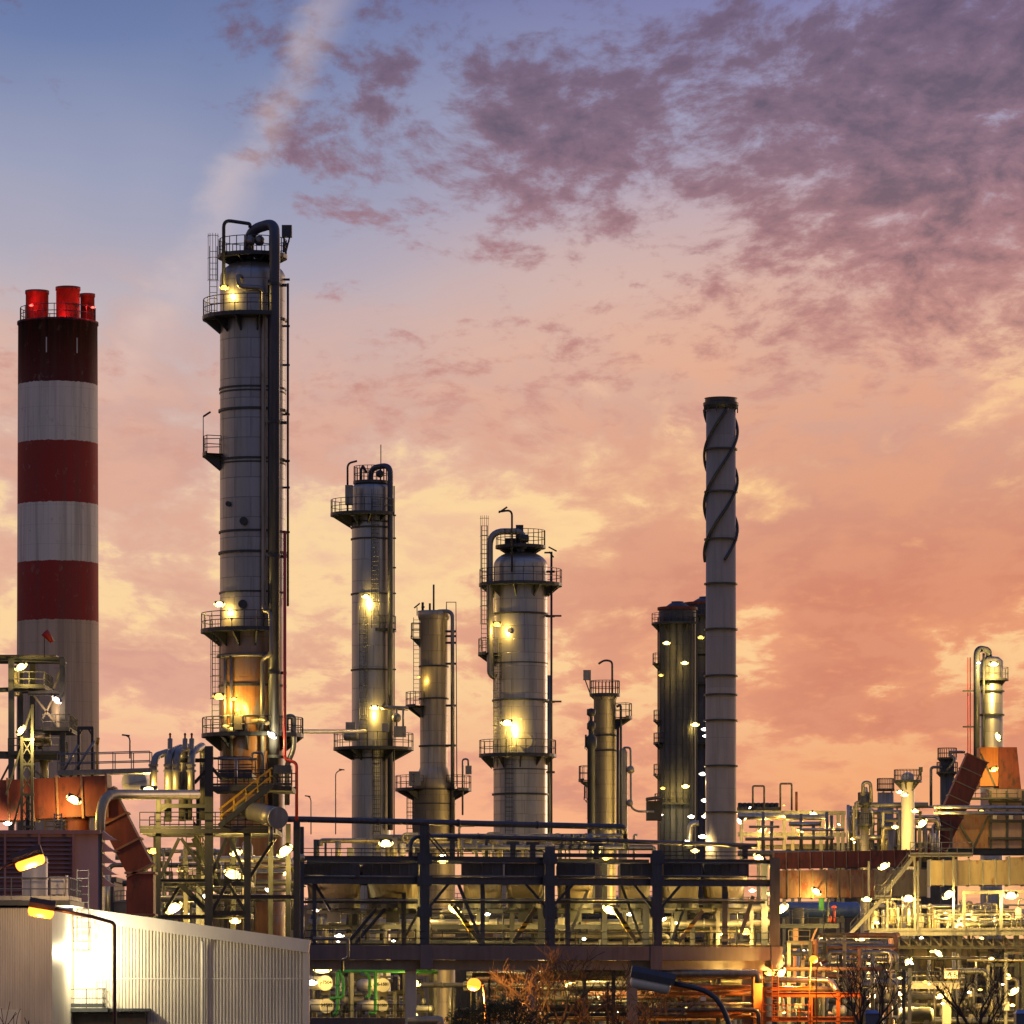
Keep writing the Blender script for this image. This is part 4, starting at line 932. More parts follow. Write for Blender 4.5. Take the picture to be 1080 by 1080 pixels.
# ---------------------------------------------------------------- corrugated warehouse
def corrugated(name, x0, x1, y, z0, ztop, parent, mat='clad_wall', pitch=.115, depth=.035, along='x', d=1):
    """trapezoid-ribbed sheet; ztop(x) gives the upper edge; faces -Y (or the X direction when along is y)"""
    m = MB(); n = int(abs(x1-x0)/pitch); pr = [(0,0),(.35,0),(.5,1),(.85,1)]
    bot = []; top = []
    for i in range(n):
        for t, h in pr:
            u = x0 + (x1-x0)*(i+t)/n
            p = (u, y-depth*h*d) if along == 'x' else (y-depth*h*d, u)
            bot.append((p[0], p[1], z0)); top.append((p[0], p[1], ztop(u)))
    N = len(bot); m.add(bot+top, [(i,i+1,N+i+1,N+i) for i in range(N-1)]); return m.build(name, mat, parent)
def warehouse():
    Y = 50; xa, xb = X(56,Y), X(325,Y)
    root = thing('warehouse', 'pale corrugated warehouse with gently sloping eave and dark flood-lit stair landing', 'warehouse', ((xa+xb)/2, Y, 0))
    za, zb = Z(966,Y), Z(1005,Y); zt = lambda x: za+(zb-za)*(x-xa)/(xb-xa)
    corrugated('corrugated_wall', xa, xb, Y, 0, zt, root)
    m = MB(); D = 12
    xk = X(318,Y+D); m.add([(xb,Y+.02,0),(xk,Y+D,0),(xk,Y+D,zb),(xb,Y+.02,zb)], [(0,1,2,3)]); m.add([(xa,Y+.05,0),(xa,Y+D,0),(xa,Y+D,za),(xa,Y+.05,za)], [(3,2,1,0)]); m.add([(xa,Y+D,0),(xk,Y+D,0),(xk,Y+D,zb),(xa,Y+D,za)], [(0,1,2,3)])
    m.build('wall', 'clad_wall', root)
    m = MB(); h = S(13.5,Y)
    m.prism((xa-.2, Y-.12, za+h*.5), (xb+.06, Y-.12, zb+h*.5), [(-.06,-h/2),(.08,-h/2),(.08,h/2),(-.06,h/2)]); m.build('eave_fascia', 'fascia', root)
    m = MB(); m.add([(xa-.2,Y-.02,za+h*.9),(xb+.06,Y-.02,zb+h*.9),(xk,Y+D,zb+h*.9),(xa-.2,Y+D,za+h*.9)], [(0,1,2,3)]); m.build('roof', 'fascia', root)
    m = MB(); m.box(X(319.5,Y), X(326.5,Y), Y-.09, Y-.03, 0, zb); m.build('corner_trim', 'fascia', root)
    for py in (1033,): m = MB(); m.box(xa, xb-.15, Y-.045, Y-.036, Z(py,Y), Z(py,Y)+.05); m.build('sheet_lap', 'fascia', root)
    m = MB(); q = X(214,Y); m.tube([(q,Y-.14,0),(q,Y-.14,Z(1000,Y)),(q,Y-.2,Z(994,Y)+.05)], .05, 8, .1); m.build('downpipe', 'fascia', root)
    # landing and canopy
    m = MB(); m.box(X(58,Y), X(117,Y), Y-1.3, Y-.05, Z(1067,Y), Z(1063,Y)); m.box(X(117,Y)+.003, X(159,Y), Y-1.0, Y-.05, Z(1066.5,Y), Z(1063.5,Y)); o = m.build('landing', 'steel_dark', root)
    m = MB(); rail(m, [(X(59,Y),Y-.1,Z(1063,Y)),(X(59,Y),Y-1.25,Z(1063,Y)),(X(112,Y),Y-1.25,Z(1063,Y))], S(20,Y), .55, .018); rail(m, [(X(112,Y),Y-1.25,Z(1063,Y)),(X(112,Y),Y-.1,Z(1063,Y))], S(20,Y), .55, .018); m.build('railing', 'steel_dark', o)
    m = MB(); m.box(X(60,Y), X(155,Y), Y-.35, Y-.055, 0, Z(1069,Y)); m.build('lower_shutter', 'steel_grey', root)
    # caged ladder on the wall
    lx = X(88,Y); m = MB()
    for s in (-1,1): m.tube([(lx+s*.2,Y-.25,Z(1003,Y)),(lx+s*.2,Y-.25,Z(917,Y))], .02, 5)
    z = Z(1002,Y)
    while z < Z(918,Y): m.tube([(lx-.2,Y-.25,z),(lx+.2,Y-.25,z)], .012, 4); z += .28
    for z in (Z(1003,Y), Z(993,Y), Z(979,Y), Z(966,Y)):
        m.tube([(lx-.32,Y-.2,z),(lx-.3,Y-.7,z),(lx,Y-.9,z),(lx+.3,Y-.7,z),(lx+.32,Y-.2,z)], .016, 4)
    for dx, dy in ((-.3,-.7),(0,-.9),(.3,-.7)): m.tube([(lx+dx,Y+dy,Z(1003,Y)),(lx+dx,Y+dy,Z(960,Y))], .012, 4)
    m.build('ladder', 'galv', root)
    m = MB(); 
    for s in (-1,1): m.tube([(X(110,Y)+s*.16,Y-1.1,Z(1063,Y)),(X(110,Y)+s*.16,Y-1.1,Z(1034,Y))], .015, 4)
    for k in range(5): m.tube([(X(110,Y)-.16,Y-1.1,Z(1060-k*6,Y)),(X(110,Y)+.16,Y-1.1,Z(1060-k*6,Y))], .01, 4)
    m.build('step_ladder', 'galv', root)
warehouse()
def annex():
    Y = 47.6; xa, xb = X(-90,Y), X(55,Y)
    root = thing('annexe', 'pale corrugated annexe projecting beside the warehouse under a railed roof deck', 'building', (X(10,Y), Y, 0))
    zt = Z(958,Y)
    corrugated('corrugated_wall', xa, xb, Y, 0, lambda x: zt, root, pitch=.16)
    m = MB(); m.box(xa, xb, Y+.004, Y+16, 0, zt-.01); m.build('wall', 'clad_wall', root)
    m = MB(); m.box(xa, X(97,50), Y-.3, Y+5, Z(955,Y), Z(950,Y)); o = m.build('roof_deck', 'steel_dark', root)
    m = MB(); rail(m, [(xa,Y-.2,Z(950,Y)),(X(96.5,50),Y-.2,Z(950,Y)),(X(96.5,50),Y+4,Z(950,Y))], S(24,Y), .62, .02); m.build('railing', 'galv', o)
    m = MB(); m.box(X(-20,Y), X(22,Y), Y-.1, Y-.04, 0, Z(1065,Y)); m.build('lower_panel', 'tank_white', root)
annex()
for x0, x1, y0, l in ((-14,17,911,'white cylindrical drum on the roof deck at the edge of the view'),(44,70,908,'bright white cylindrical drum on the roof deck under the orange lamp')):
    Yt = 50.5; cx = X((x0+x1)/2,Yt); r = S((x1-x0)/2,Yt); z0 = Z(950,47.6); root = thing('drum', l, 'tank', (cx,Yt,z0))
    yref(root, 47.6); m = MB(); zt = Z(y0,Yt); m.lathe(cx, Yt, [(r,z0),(r,zt-.12),(r*.94,zt-.03),(.02,zt)], 32); m.build('shell', 'tank_white', root)
    for f in (.12, .5, .85): rings(root, cx, Yt, [(r, z0+(zt-z0)*f, .05, .02)], 'band', 'galv')
root = thing('electrical_box', 'small white electrical boxes on legs behind the roof deck rail', 'box', (X(78,50), 50, Z(950,47.6)))
yref(root, 47.6); m = MB(); z0 = Z(950,47.6); m.box(X(70,50), X(84,50), 49.6, 50, z0+.25, z0+.85); m.box(X(86,50),X(88,50),49.6,49.9,z0,z0+.9); m.build('case', 'tank_white', root)
m = MB()
for px in (71, 77, 83): m.box(X(px,50)-.03, X(px,50)+.03, 49.7, 49.8, z0, z0+.25)
m.build('legs', 'galv', root)
# ---------------------------------------------------------------- louvred plant house
def louvre_house():
    Y = 64; root = thing('plant_house', 'purple-grey louvred plant house with curled hoods on its end', 'building', (X(40,Y), Y, 0))
    xa, xb = X(-60,Y), X(105,Y); z0, z1 = 0, Z(877,Y)
    m = MB(); m.box(xa, xb, Y, Y+1.6, z0, z1); m.build('body', 'louvre_pale', root)
    m = MB(); n = 13
    for i in range(n):
        za = Z(945,Y)+(z1-.25-Z(945,Y))*i/n; h = (z1-.25-Z(945,Y))/n
        m.add([(xa,Y-.03,za+h*.95),(X(78,Y),Y-.03,za+h*.95),(X(78,Y),Y-.26,za),(xa,Y-.26,za),(X(78,Y),Y-.03,za),(xa,Y-.03,za)], [(0,1,2,3),(3,2,4,5),(1,4,2),(0,3,5)])
    m.build('louvre_slats', 'louvre', root)
    m = MB()
    for px in (-30, 6, 42, 78): m.box(X(px,Y)-.05, X(px,Y)+.05, Y-.3, Y-.262, Z(945,Y), z1-.1)
    m.box(xa, xb+.05, Y-.32, Y-.005, z1-.12, z1+.05); m.build('frame', 'louvre', root)
    m = MB(); m.box(xb+.003, xb+.12, Y-.05, Y+1.4, z0, z1-.05); m.build('edge_panel', 'steel_dark', root)
    for i in range(5):   # curled weather hoods on the end wall
        zc = Z(938,Y)+(z1-Z(938,Y))*(i+.1)/5; h = (z1-Z(938,Y))/5*.95; m = MB(); pr = []
        for k in range(7):
            t = k/6; pr.append((xb+.13+.75*t, zc+h*(1-t)**1.6*.9+.08))
        vs = [(x,y,z) for y in (Y+.1,Y+1.2) for x,z in pr]; N = len(pr)
        m.add(vs, [(k,k+1,N+k+1,N+k) for k in range(N-1)], True)
        m.add([(x,Y+.1,z) for x,z in pr]+[(xb+.13,Y+.1,pr[-1][1])], [tuple(range(N+1))]); m.build('weather_hood', 'louvre_pale', root)
louvre_house()
# ---------------------------------------------------------------- rusty flue duct
def duct(name, label, pts, w, h, mat, rib=1.5, ribmat=None, up=None, cat='duct', parent=None):
    """box duct along a polyline with flange ribs"""
    root = thing(name, label, cat, pts[0]) if parent is None else parent
    for i in range(len(pts)-1):
        a_, b_ = Vector(pts[i]), Vector(pts[i+1]); m = MB(); m.bar(a_, b_, w, h, up); m.build('duct_body', mat, root)
        L = (b_-a_).length; n = max(1, round(L/rib))
        for j in range(n+1):
            q = a_.lerp(b_, j/n); d = (b_-a_).normalized(); m = MB(); m.bar(q-d*.06, q+d*.06, w+.22, h+.22, up); m.build('flange_rib', ribmat or mat, root)
    return root
Y = 80
duct('flue_duct', 'rust red panelled flue duct that runs level then dives down steeply', [P(-40,847,Y), P(115,840,Y), ], 3.0, S(42,Y), 'rust_red', 1.35, 'rust_pale')
duct('flue_duct', 'rust red slanting flue leg with pale seams, dropping below the level duct', [P(108,838,Y-.1), P(149,918,Y-.1)], 2.0, 1.5, 'rust_red', 1.5, 'rust_pale', up=(0.87,0,0.5))
duct('flue_duct', 'rust red upright flue piece under the slanting leg', [P(149,921,Y-.1), P(149,965,Y-.1)], 1.5, 2.0, 'rust_red', 1.6, 'rust_pale')
p = MB(); p.lathe(X(82,Y), Y, [(S(13,Y),Z(880,Y)-2),(S(13,Y),Z(870,Y)),(S(13,Y),Z(862,Y))], 24); p.lathe(X(82,Y), Y, [(S(13.3,Y),Z(877,Y)),(S(13.3,Y),Z(874,Y))], 24)
tag(p.build('flue_stub', 'rust_red'), 'short round rusty stub beneath the level red duct', 'duct')
pipe('elbow_pipe', 'fat pale pipe elbowing up from behind the louvred house', [P(105.5,905,79), P(105.5,838,79), P(207,838,82)], S(5.6,76), 'pipe_warm', 1.6, n=18)
p = MB(); c = P(137,823,88); p.tube([c+Vector((0,-.5,0)), c+Vector((0,3.5,0))], S(13,88), 28)
for k in range(6): p.bar(c+Vector((0,-.53,0)), c+Vector((S(12.5,88)*math.cos(R(k*60+15)),-.53,S(12.5,88)*math.sin(R(k*60+15)))), .12, .05)
tag(p.build('fan_drum', 'tank_white'), 'pale round fan drum with radial ribs behind the fat pale elbow', 'drum')
root = thing('walkway', 'grey railed walkway on top of the red duct, in front of the chimney foot', 'walkway', P(105,815,84))
m = MB(); a_, b_ = P(62,816,84), P(160,814,84.3); m.prism(a_, b_, [(-.8,-.12),(.8,-.12),(.8,.02),(-.8,.02)]); m.build('deck', 'galv', root)
m = MB(); rail(m, [a_+Vector((0,-.8,0)), b_+Vector((0,-.8,0))], 1.15, 1.2, .03); m.build('railing', 'galv', root)
m = MB(); rail(m, [a_+Vector((0,.8,0)), b_+Vector((0,.8,0))], 1.15, 1.2, .03); m.build('railing', 'galv', root)
root = thing('lifting_frame', 'little dark lifting gantry before the chimney foot with slanted stays', 'gantry', P(90,815,84))
m = MB()
for px in (83,97.5): m.bar(P(px,820,84), P(px,767.5,84), .16)
m.bar(P(82,768,84), P(98.5,768,84), .2); m.bar(P(83,776,84), P(87,769,84), .1); m.bar(P(97.5,776,84), P(93.5,769,84), .1); m.build('frame', 'steel_dark', root)
for p0, p1 in (((62,820),(82,785)),((72,822),(99,781))): m = MB(); m.tube([P(*p0,83.8), P(*p1,83.8)], .09, 6); m.build('stay', 'galv', root)
p = MB(); p.tube([P(102.5,812,82), P(102.5,785,82)], .05, 6); p.tube([P(102.5,785,82), P(103.5,778,82)], .1, 6); tag(p.build('standpipe', 'yellow'), 'thin yellow-topped standpipe beside the lifting gantry', 'pipe')
root = thing('yellow_ladder', 'yellow access ladder cage under the red duct', 'ladder', P(62,877,78))
m = MB()
for px in (57.5, 65): m.tube([P(px,878,78), P(px,858,78)], .05, 5)
for k in range(6): m.tube([P(57.5,876-k*3.3,78), P(65,876-k*3.3,78)], .03, 4)
m.build('ladder', 'galv', root)
m = MB(); rail(m, [P(49,878,78.3), P(72,878,78.3)], .6, .5, .035, toe=False); m.build('railing', 'yellow', root)
# ---------------------------------------------------------------- steel frame at the far left
def left_frame():
    Y = 95; root = thing('steel_frame', 'dark steel equipment frame with roof and railed floors beside the chimney', 'steel frame', (X(38,Y), Y, 0))
    for px in (12, 66): 
        for dy in (0, 6):
            if px == 66 and dy == 6: px = 25
            m = MB(); m.ibeam((X(px,Y), Y+dy, 0), (X(px,Y), Y+dy, Z(694,Y)), .38, .38, up=(0,1,0)); m.build('column', 'steel_blue', root)
    def bm(p0, p1, w=.3, h=.35, dy=0, mat='steel_blue'): m = MB(); m.ibeam(P(*p0,Y)+Vector((0,dy,0)), P(*p1,Y)+Vector((0,dy,0)), w, h); m.build('beam', mat, root)
    bm((-10,694),(68,696)); bm((-10,728),(48,726),.3,.3); bm((30,731),(64,731)); bm((-10,796),(64,798),.3,.5); bm((30,771),(76,771),.3,.25); bm((12,840),(66,840))
    m = MB(); m.box(X(-12,Y), X(60,Y), Y-.6, Y+7, Z(692.8,Y), Z(691.2,Y)); m.build('roof', 'steel_grey', root)
    for x0, x1, y in ((16,48,725),(46,74,770),(10,64,795)):
        m = MB(); m.box(X(x0,Y), X(x1,Y), Y-.8, Y+5, Z(y+1.5,Y), Z(y,Y)); o = m.build('floor', 'steel_dark', root)
        m = MB(); rail(m, [(X(x0,Y),Y-.75,Z(y,Y)),(X(x1,Y),Y-.75,Z(y,Y)),(X(x1,Y),Y+5,Z(y,Y))], 1.0, 1.0, .035); m.build('railing', 'steel_dark', o)
    for p0, p1 in (((64,706),(56,728)),((36,734),(58,762)),((58,733),(44,760)),((13,800),(-5,835)),((36,812),(55,828))): m = MB(); m.bar(P(*p0,Y), P(*p1,Y), .13); m.build('brace', 'steel_grey', root)
left_frame()
Y = 96.5
for x0, x1, y0, y1, mt, l in ((59,73,758,745,'tank_white','small white tank on a middle floor of the dark steel frame'),(18,26,724,708,'pipe_warm','short pale vessel under the roof of the dark steel frame')):
    p = MB(); c0, c1 = P((x0+x1)/2,y0+12,Y), P((x0+x1)/2,y1,Y); p.drum(c0, c1, S((x1-x0)/2,Y), 16); yref(tag(p.build('vessel', mt), l, 'vessel'), 95)
for i, (p0, p1, r) in enumerate((((30,782),(60,782),.32),((28,788),(62,788),.22),((44,775),(44,795),.16),((52,772),(52,795),.2),((36,776),(36,795),.12),((57,802),(57,838),.3),((30,806),(66,806),.2))):
    yref(tag(MB().tube([P(*p0,Y+.5+.2*i), P(*p1,Y+.5+.2*i)], r, 10).build('process_pipe', 'pipe_warm'), 'yellow-lit pipework inside the dark steel frame beside the chimney', 'pipe', 'pipework in the dark steel frame'), 95)
# lattice mast
def mast():
    Y = 70; root = thing('lattice_mast', 'slim dark lattice mast standing before the dark steel frame', 'mast', (X(29,Y), Y, 0))
    m = MB(); m.bar((X(23,Y),Y,0),(X(23,Y),Y,Z(777,Y)), .13); m.bar((X(34,Y),Y,0),(X(34,Y),Y,Z(743,Y)), .13); m.bar((X(28.5,Y),Y+.5,0),(X(28.5,Y),Y+.5,Z(838,Y)), .2)
    for i in range(9):
        y0 = 780+i*18; m.bar(P(23,y0+18,Y), P(34,y0,Y), .05); m.bar(P(23,y0,Y), P(34,y0+18,Y), .05)
    for y in (780, 806, 838, 872): m.bar(P(22,y,Y), P(36,y,Y), .12)
    m.build('lattice', 'steel_dark', root)
    for p0, p1 in (((22,790),(6,838)),((34,744),(26,770)),((23,838),(12,878))): m = MB(); m.bar(P(*p0,Y), P(*p1,Y), .09); m.build('stay', 'steel_dark', root)
mast()
root = thing('windsock', 'drooping dark windsock on a thin pole before the chimney', 'windsock', P(47,725,90))
m = MB(); m.tube([P(47,693,90), P(47,667,90)], .035, 5); m.build('pole', 'steel_dark', root)
m = MB(); m.tube([P(47,667,90), P(50,670,90), P(55,677,90)], [.28,.24,.14], 10); m.build('sock', 'red', root)
def small_lamp_post(px, ytop, ybot, Y, label, arm=-3.5, name='lamp_post'):
    root = thing(name, label, 'lamp post', P(px,ybot,Y))
    m = MB(); m.tube([P(px,ybot,Y), P(px,ytop+4,Y), P(px+arm*.4,ytop+1,Y), P(px+arm,ytop,Y)], .05, 6, .5); m.build('pole', 'galv', root)
    m = MB(); q = P(px+arm,ytop,Y); m.bar(q+Vector((-.3,0,.06)), q+Vector((.2,0,0)), .18, .1); m.build('head', 'lamp_grey', root)
small_lamp_post(137, 776, 800, 92, 'thin unlit lamp post between the chimney and the tallest column')
# ---------------------------------------------------------------- stair structure at the foot of column 1
def stair_structure():
    Y = 88; root = thing('process_structure', 'dark steel structure of decks, stairs and braces at the foot of the tallest column', 'steel structure', (X(240,Y), Y, 0))
    V = lambda px, py, dy=0: P(px,py,Y)+Vector((0,dy,0))
    for px, top, w, dy in ((167,838,.3,0),(220.5,787,.5,0),(261,878,.42,0),(313,866,.4,0),(205,830,.3,4),(282,830,.3,4),(158,870,.3,5),(240,880,.35,6),(300,866,.3,5)):
        m = MB(); m.ibeam((X(px,Y),Y+dy,0),(X(px,Y),Y+dy,Z(top,Y)), w, w, up=(0,1,0)); m.build('column', 'steel_dark', root)
    def floor(x0, x1, y, d0, d1, rails=True, h=1.0):
        m = MB(); m.box(X(x0,Y), X(x1,Y), Y+d0, Y+d1, Z(y+5,Y), Z(y,Y)); o = m.build('floor', 'steel_dark', root)
        if rails:
            m = MB(); rail(m, [(X(x0,Y),Y+d0+.05,Z(y,Y)),(X(x1,Y),Y+d0+.05,Z(y,Y))], h, .95, .03); m.build('railing', 'steel_dark', o)
            m = MB(); rail(m, [(X(x0,Y),Y+d1-.05,Z(y,Y)),(X(x1,Y),Y+d1-.05,Z(y,Y))], h, .95, .03); m.build('railing', 'steel_dark', o)
    floor(148, 291, 874, -.5, 7.5)
    floor(224, 308, 829, -.2, 5.0)
    floor(226, 262, 812, 4, 8, h=1.0)
    floor(171, 262, 929, 1.5, 6.5); floor(224, 262, 963, .5, 6)
    # small cabin-like box platform
    m = MB(); m.box(X(290,Y), X(308,Y), Y-1.2, Y+.6, Z(816,Y), Z(808,Y)); m.build('guard_panel', 'steel_blue', root)
    m = MB(); rail(m, [V(290,829,-1.1), V(308,829,-1.1)], 1.0, .5, .03); m.build('railing', 'steel_dark', root)
    # main flight with yellow rails
    def flight(a_, b_, w, railmat, y, steps):
        m = MB()
        for s in (0, w): m.bar(V(*a_,y+s), V(*b_,y+s), .08, .32)
        for i in range(steps):
            q = V(*a_,y).lerp(V(*b_,y), (i+.5)/steps); m.box(q.x-.13, q.x+.13, q.y, q.y+w, q.z-.03, q.z+.01)
        o = m.build('stair_flight', 'steel_dark', root)
        for s in (0, w):
            m = MB(); A, B = V(*a_,y+s), V(*b_,y+s)
            for k in (1.05, .55): m.tube([A+Vector((0,0,k)), B+Vector((0,0,k))], .035, 5)
            for i in range(5): q = A.lerp(B, (i+.2)/4.4); m.tube([q, q+Vector((0,0,1.05))], .025, 4)
            m.build('handrail', railmat, o)
    flight((232,872),(288,828), 1.0, 'yellow', -1.0, 16)
    flight((186,929),(222,966), .9, 'steel_grey', 1.0, 14)
    flight((200,882),(224,928), .9, 'steel_grey', 3.5, 14)
    for p0, p1, dy in (((189,884),(169,926),0),((191,884),(220,926),0),((239,884),(222,926),0),((242,884),(260,926),0),((239,932),(224,962),0),((241,932),(259,962),0),((290,884),(263,926),0),((166,858),(180,848),0),((188,932),(170,962),2),((220,810),(205,826),0),((222,808),(234,822),0)):
        m = MB(); m.ibeam(V(*p0,dy), V(*p1,dy), .2, .2); m.build('brace', 'steel_dark', root)
    for p0, p1 in (((167,929),(221,929)),((167,850),(221,850)),((221,964),(261,964)),((167,967),(221,967)),((221,802),(190,802)),((221,946),(313,946))):
        m = MB(); m.ibeam(V(*p0), V(*p1), .25, .25); m.build('beam', 'steel_dark', root)
    m = MB(); m.tube([V(222,799,1), V(270,800,1)], .09, 6); m.tube([V(248,800,1), V(248,829,1)], .09, 6); m.tube([V(265,800,1),V(265,793,1),V(277,793,1),V(277,829,1)], .07, 6, .3); m.build('pipe_support', 'galv', root)
stair_structure()
Y = 87
for i, (px, l) in enumerate(((160,'outermost hooped pipe over the fat manifold, next to the fan drum'),(176,'second hooped pipe over the fat manifold, hard against the third'),(184,'third hooped pipe over the fat manifold, hard against the second'),(200,'innermost hooped pipe over the fat manifold, next to the dark column'))):
    root = yref(thing('hoop_pipe', l, 'pipe', P(px,836,Y)), 87.6); dy = .5*i
    m = MB(); m.tube([P(px,836,Y), P(px,793 if i else 797,Y), P(px+22,793 if i else 797,Y+2.5+dy), P(px+24,800,Y+3+dy), P(px+24,870,Y+3+dy)], S(3.9,Y), 14, .95, 7); m.build('pipe', 'pipe_grey', root)
    for py in (806, 812): m = MB(); c = P(px,py,Y); m.lathe(c.x, c.y, [(S(3.9,Y),c.z-.07),(S(5.4,Y),c.z-.07),(S(5.4,Y),c.z+.07),(S(3.9,Y),c.z+.07)], 14, smooth=False); m.build('flange', 'pipe_grey', root)
pipe('manifold_pipe', 'fat pale manifold pipe beneath the four hooped pipes', [P(150,838,87.5), P(207,838,87.6)], S(4.8,87), 'pipe_grey', n=16)
for px, l in ((184,'small relief valve on the second hooped pipe'),(199.5,'small relief valve between the third and last hooped pipe'),(206.5,'small relief valve on the innermost hooped pipe')):
    q = P(px,793,Y+1.6); root = yref(thing('relief_valve', l, 'valve', q), Y)
    m = MB(); m.lathe(q.x, q.y, [(.16,q.z),(.16,q.z+.6),(.12,q.z+.65)], 10); m.build('body', 'pipe_grey', root)
    m = MB(); m.lathe(q.x, q.y, [(.06,q.z+.65),(.06,q.z+.85),(.09,q.z+.87),(.05,q.z+.98)], 8); m.build('cap', 'red', root)
root = thing('horizontal_drum', 'grey horizontal drum with flat round end showing, on the stair structure', 'vessel', P(288,860,86)); yref(root, 87.5)
m = MB(); c = P(289,859.5,85.5); d = P(262,857,90)-c; m.tube([c, c+d*.25, c+d], [S(10.8,86)]*3, 28); m.build('shell', 'pipe_grey', root)
m = MB(); dn = d.normalized(); m.tube([c-dn*.08, c+dn*.12], S(11.6,86), 28); m.build('flange', 'alu', root)
m = MB(); m.tube([c+d*.2+Vector((0,0,-.5)), c+d*.2+Vector((0,0,-1.6))], .16, 8); m.build('outlet', 'pipe_grey', root)
# ---------------------------------------------------------------- ducts and decks at the right
duct('gas_duct', 'rust red ribbed gas duct running level behind and above the paler duct', [P(816,908,160), P(968,905,160)], 2.4, S(17,160), 'rust_red', 1.4, 'rust_pale')
duct('gas_duct', 'broad reddish gas duct with many upright ribs beside the end of the rack', [P(817,933,150), P(922,932,150)], 3.0, S(29,150), 'rust_pale', 1.25, 'duct_pale')
duct('gas_duct', 'flood-lit cream gas duct section behind the zigzag stairs', [P(924,932,150), P(981,931,149)], 3.0, S(28,150), 'duct_pale', 1.9, 'duct_pale')
duct('gas_duct', 'cream ribbed gas duct in front of the furnace, carried over the lit deck', [P(980,921,141), P(1062,920.5,141)], 3.0, S(26,141), 'duct_pale', 1.28, 'galv')
duct('gas_duct', 'end length of cream duct standing slightly higher at the edge of the view', [P(1063,919,141), P(1110,919,141)], 3.2, S(29,141), 'duct_pale', 1.28, 'galv')
def plant_block():
    Y = 141; root = thing('panel_building', 'pale yellow panelled building behind the lit decks with trussed canopy', 'building', (X(1010,Y), Y, 0))
    m = MB(); m.box(X(938,Y), X(1100,Y), Y, Y+12, 0, Z(990,Y)); m.build('wall', 'duct_pale', root)
    for px in range(945, 1095, 17): m = MB(); m.bar((X(px,Y),Y-.1,0), (X(px,Y),Y-.1,Z(990,Y)), .25, .2); m.build('rib', 'steel_grey', root)
    for py in (1012, 1037): m = MB(); m.bar((X(938,Y),Y-.16,Z(py,Y)), (X(1100,Y),Y-.16,Z(py,Y)), .12, .3); m.build('rail_strip', 'steel_grey', root)
    for px in (1026, 1058): m = MB(); m.box(X(px,Y), X(px+9,Y), Y-.08, Y-.02, Z(1075,Y), Z(1052,Y)); m.build('door', 'orange' if px == 1058 else 'steel_grey', root)
plant_block()
def lit_deck():
    Y = 138; root = thing('equipment_deck', 'grey steel deck with truss below, crowded with lit equipment', 'steel deck', (X(1000,Y), Y, 0))
    m = MB(); m.box(X(917,Y), X(1100,Y), Y, Y+7, Z(982.5,Y), Z(981,Y)); o = m.build('deck', 'steel_grey', root)
    m = MB(); m.ibeam(P(917,984,Y-.1), P(1100,983,Y-.1), .3, .6); m.build('edge_beam', 'galv', root)
    m = MB(); rail(m, [P(917,981,Y), P(1100,980,Y)], 1.35, 1.6, .035); m.build('railing', 'galv', o)
    m = MB(); m.ibeam(P(935,999,Y+.2), P(1100,999,Y+.2), .25, .3); m.build('chord', 'steel_grey', root)
    xs = list(range(937, 1096, 11))
    for i in range(len(xs)-1): m = MB(); m.bar(P(xs[i], 987, Y+.2), P(xs[i+1], 998, Y+.2), .13); m.build('truss_web', 'steel_grey', root); m = MB(); m.bar(P(xs[i], 987, Y+.2), P(xs[i], 998, Y+.2), .12); m.build('truss_web', 'steel_grey', root)
    for px in (943, 1012, 1073): m = MB(); m.ibeam((X(px,Y),Y+.6,0), (X(px,Y),Y+.6,Z(984,Y)), .42, .42, up=(0,1,0)); m.build('column', 'steel_grey', root)
    for x0, x1, y in ((1018,1057,941),): 
        for px in (x0, x1): m = MB(); m.bar(P(px,981,Y-.5), P(px,y,Y-.5), .28); m.build('portal_leg', 'galv', root)
        m = MB(); m.bar(P(x0-2,y,Y-.5), P(1100,y-1,Y-.5), .3); m.build('portal_beam', 'galv', root)
    for px in (969, 917): m = MB(); m.bar(P(px,981,Y-.4), P(px,908,Y-.4), .2); m.build('post', 'galv', root)
lit_deck()
def zigzag():
    Y = 137; root = thing('zigzag_stair', 'zigzag steel stair climbing past the cream gas duct', 'stairs', P(930,985,Y))
    for a_, b_, dy in (((897,985),(933,946),0),((931,946),(966,902),1.2)):
        m = MB()
        for s in (0,.9):
            m.bar(P(*a_,Y)+Vector((0,dy+s,0)), P(*b_,Y)+Vector((0,dy+s,0)), .08, .35)
        for i in range(16): q = P(*a_,Y).lerp(P(*b_,Y), (i+.5)/16); m.box(q.x-.14, q.x+.14, q.y+dy, q.y+dy+.9, q.z-.03, q.z+.02)
        o = m.build('flight', 'galv', root)
        m = MB(); A, B = P(*a_,Y)+Vector((0,dy,0)), P(*b_,Y)+Vector((0,dy,0))
        for k in (1.05,.55): m.tube([A+Vector((0,0,k)), B+Vector((0,0,k))], .035, 5)
        for i in range(6): q = A.lerp(B, i/5); m.tube([q, q+Vector((0,0,1.05))], .03, 4)
        m.build('handrail', 'galv', o)
    for x0, x1, y in ((922,940,946),(960,1026,901)):
        m = MB(); m.box(X(x0,Y), X(x1,Y), Y-.1, Y+2.6, Z(y+2,Y), Z(y,Y)); o = m.build('landing', 'steel_grey', root)
        m = MB(); rail(m, [P(x0,y,Y), P(x1,y,Y)], 1.15, 1.4, .035); m.build('railing', 'galv', o)
    for px, y in ((938,946),(967,901),(1008,901)): m = MB(); m.bar((X(px,Y),Y+2.3,Z(981,Y)), (X(px,Y),Y+2.3,Z(y,Y)), .2); m.build('post', 'galv', root)
zigzag()
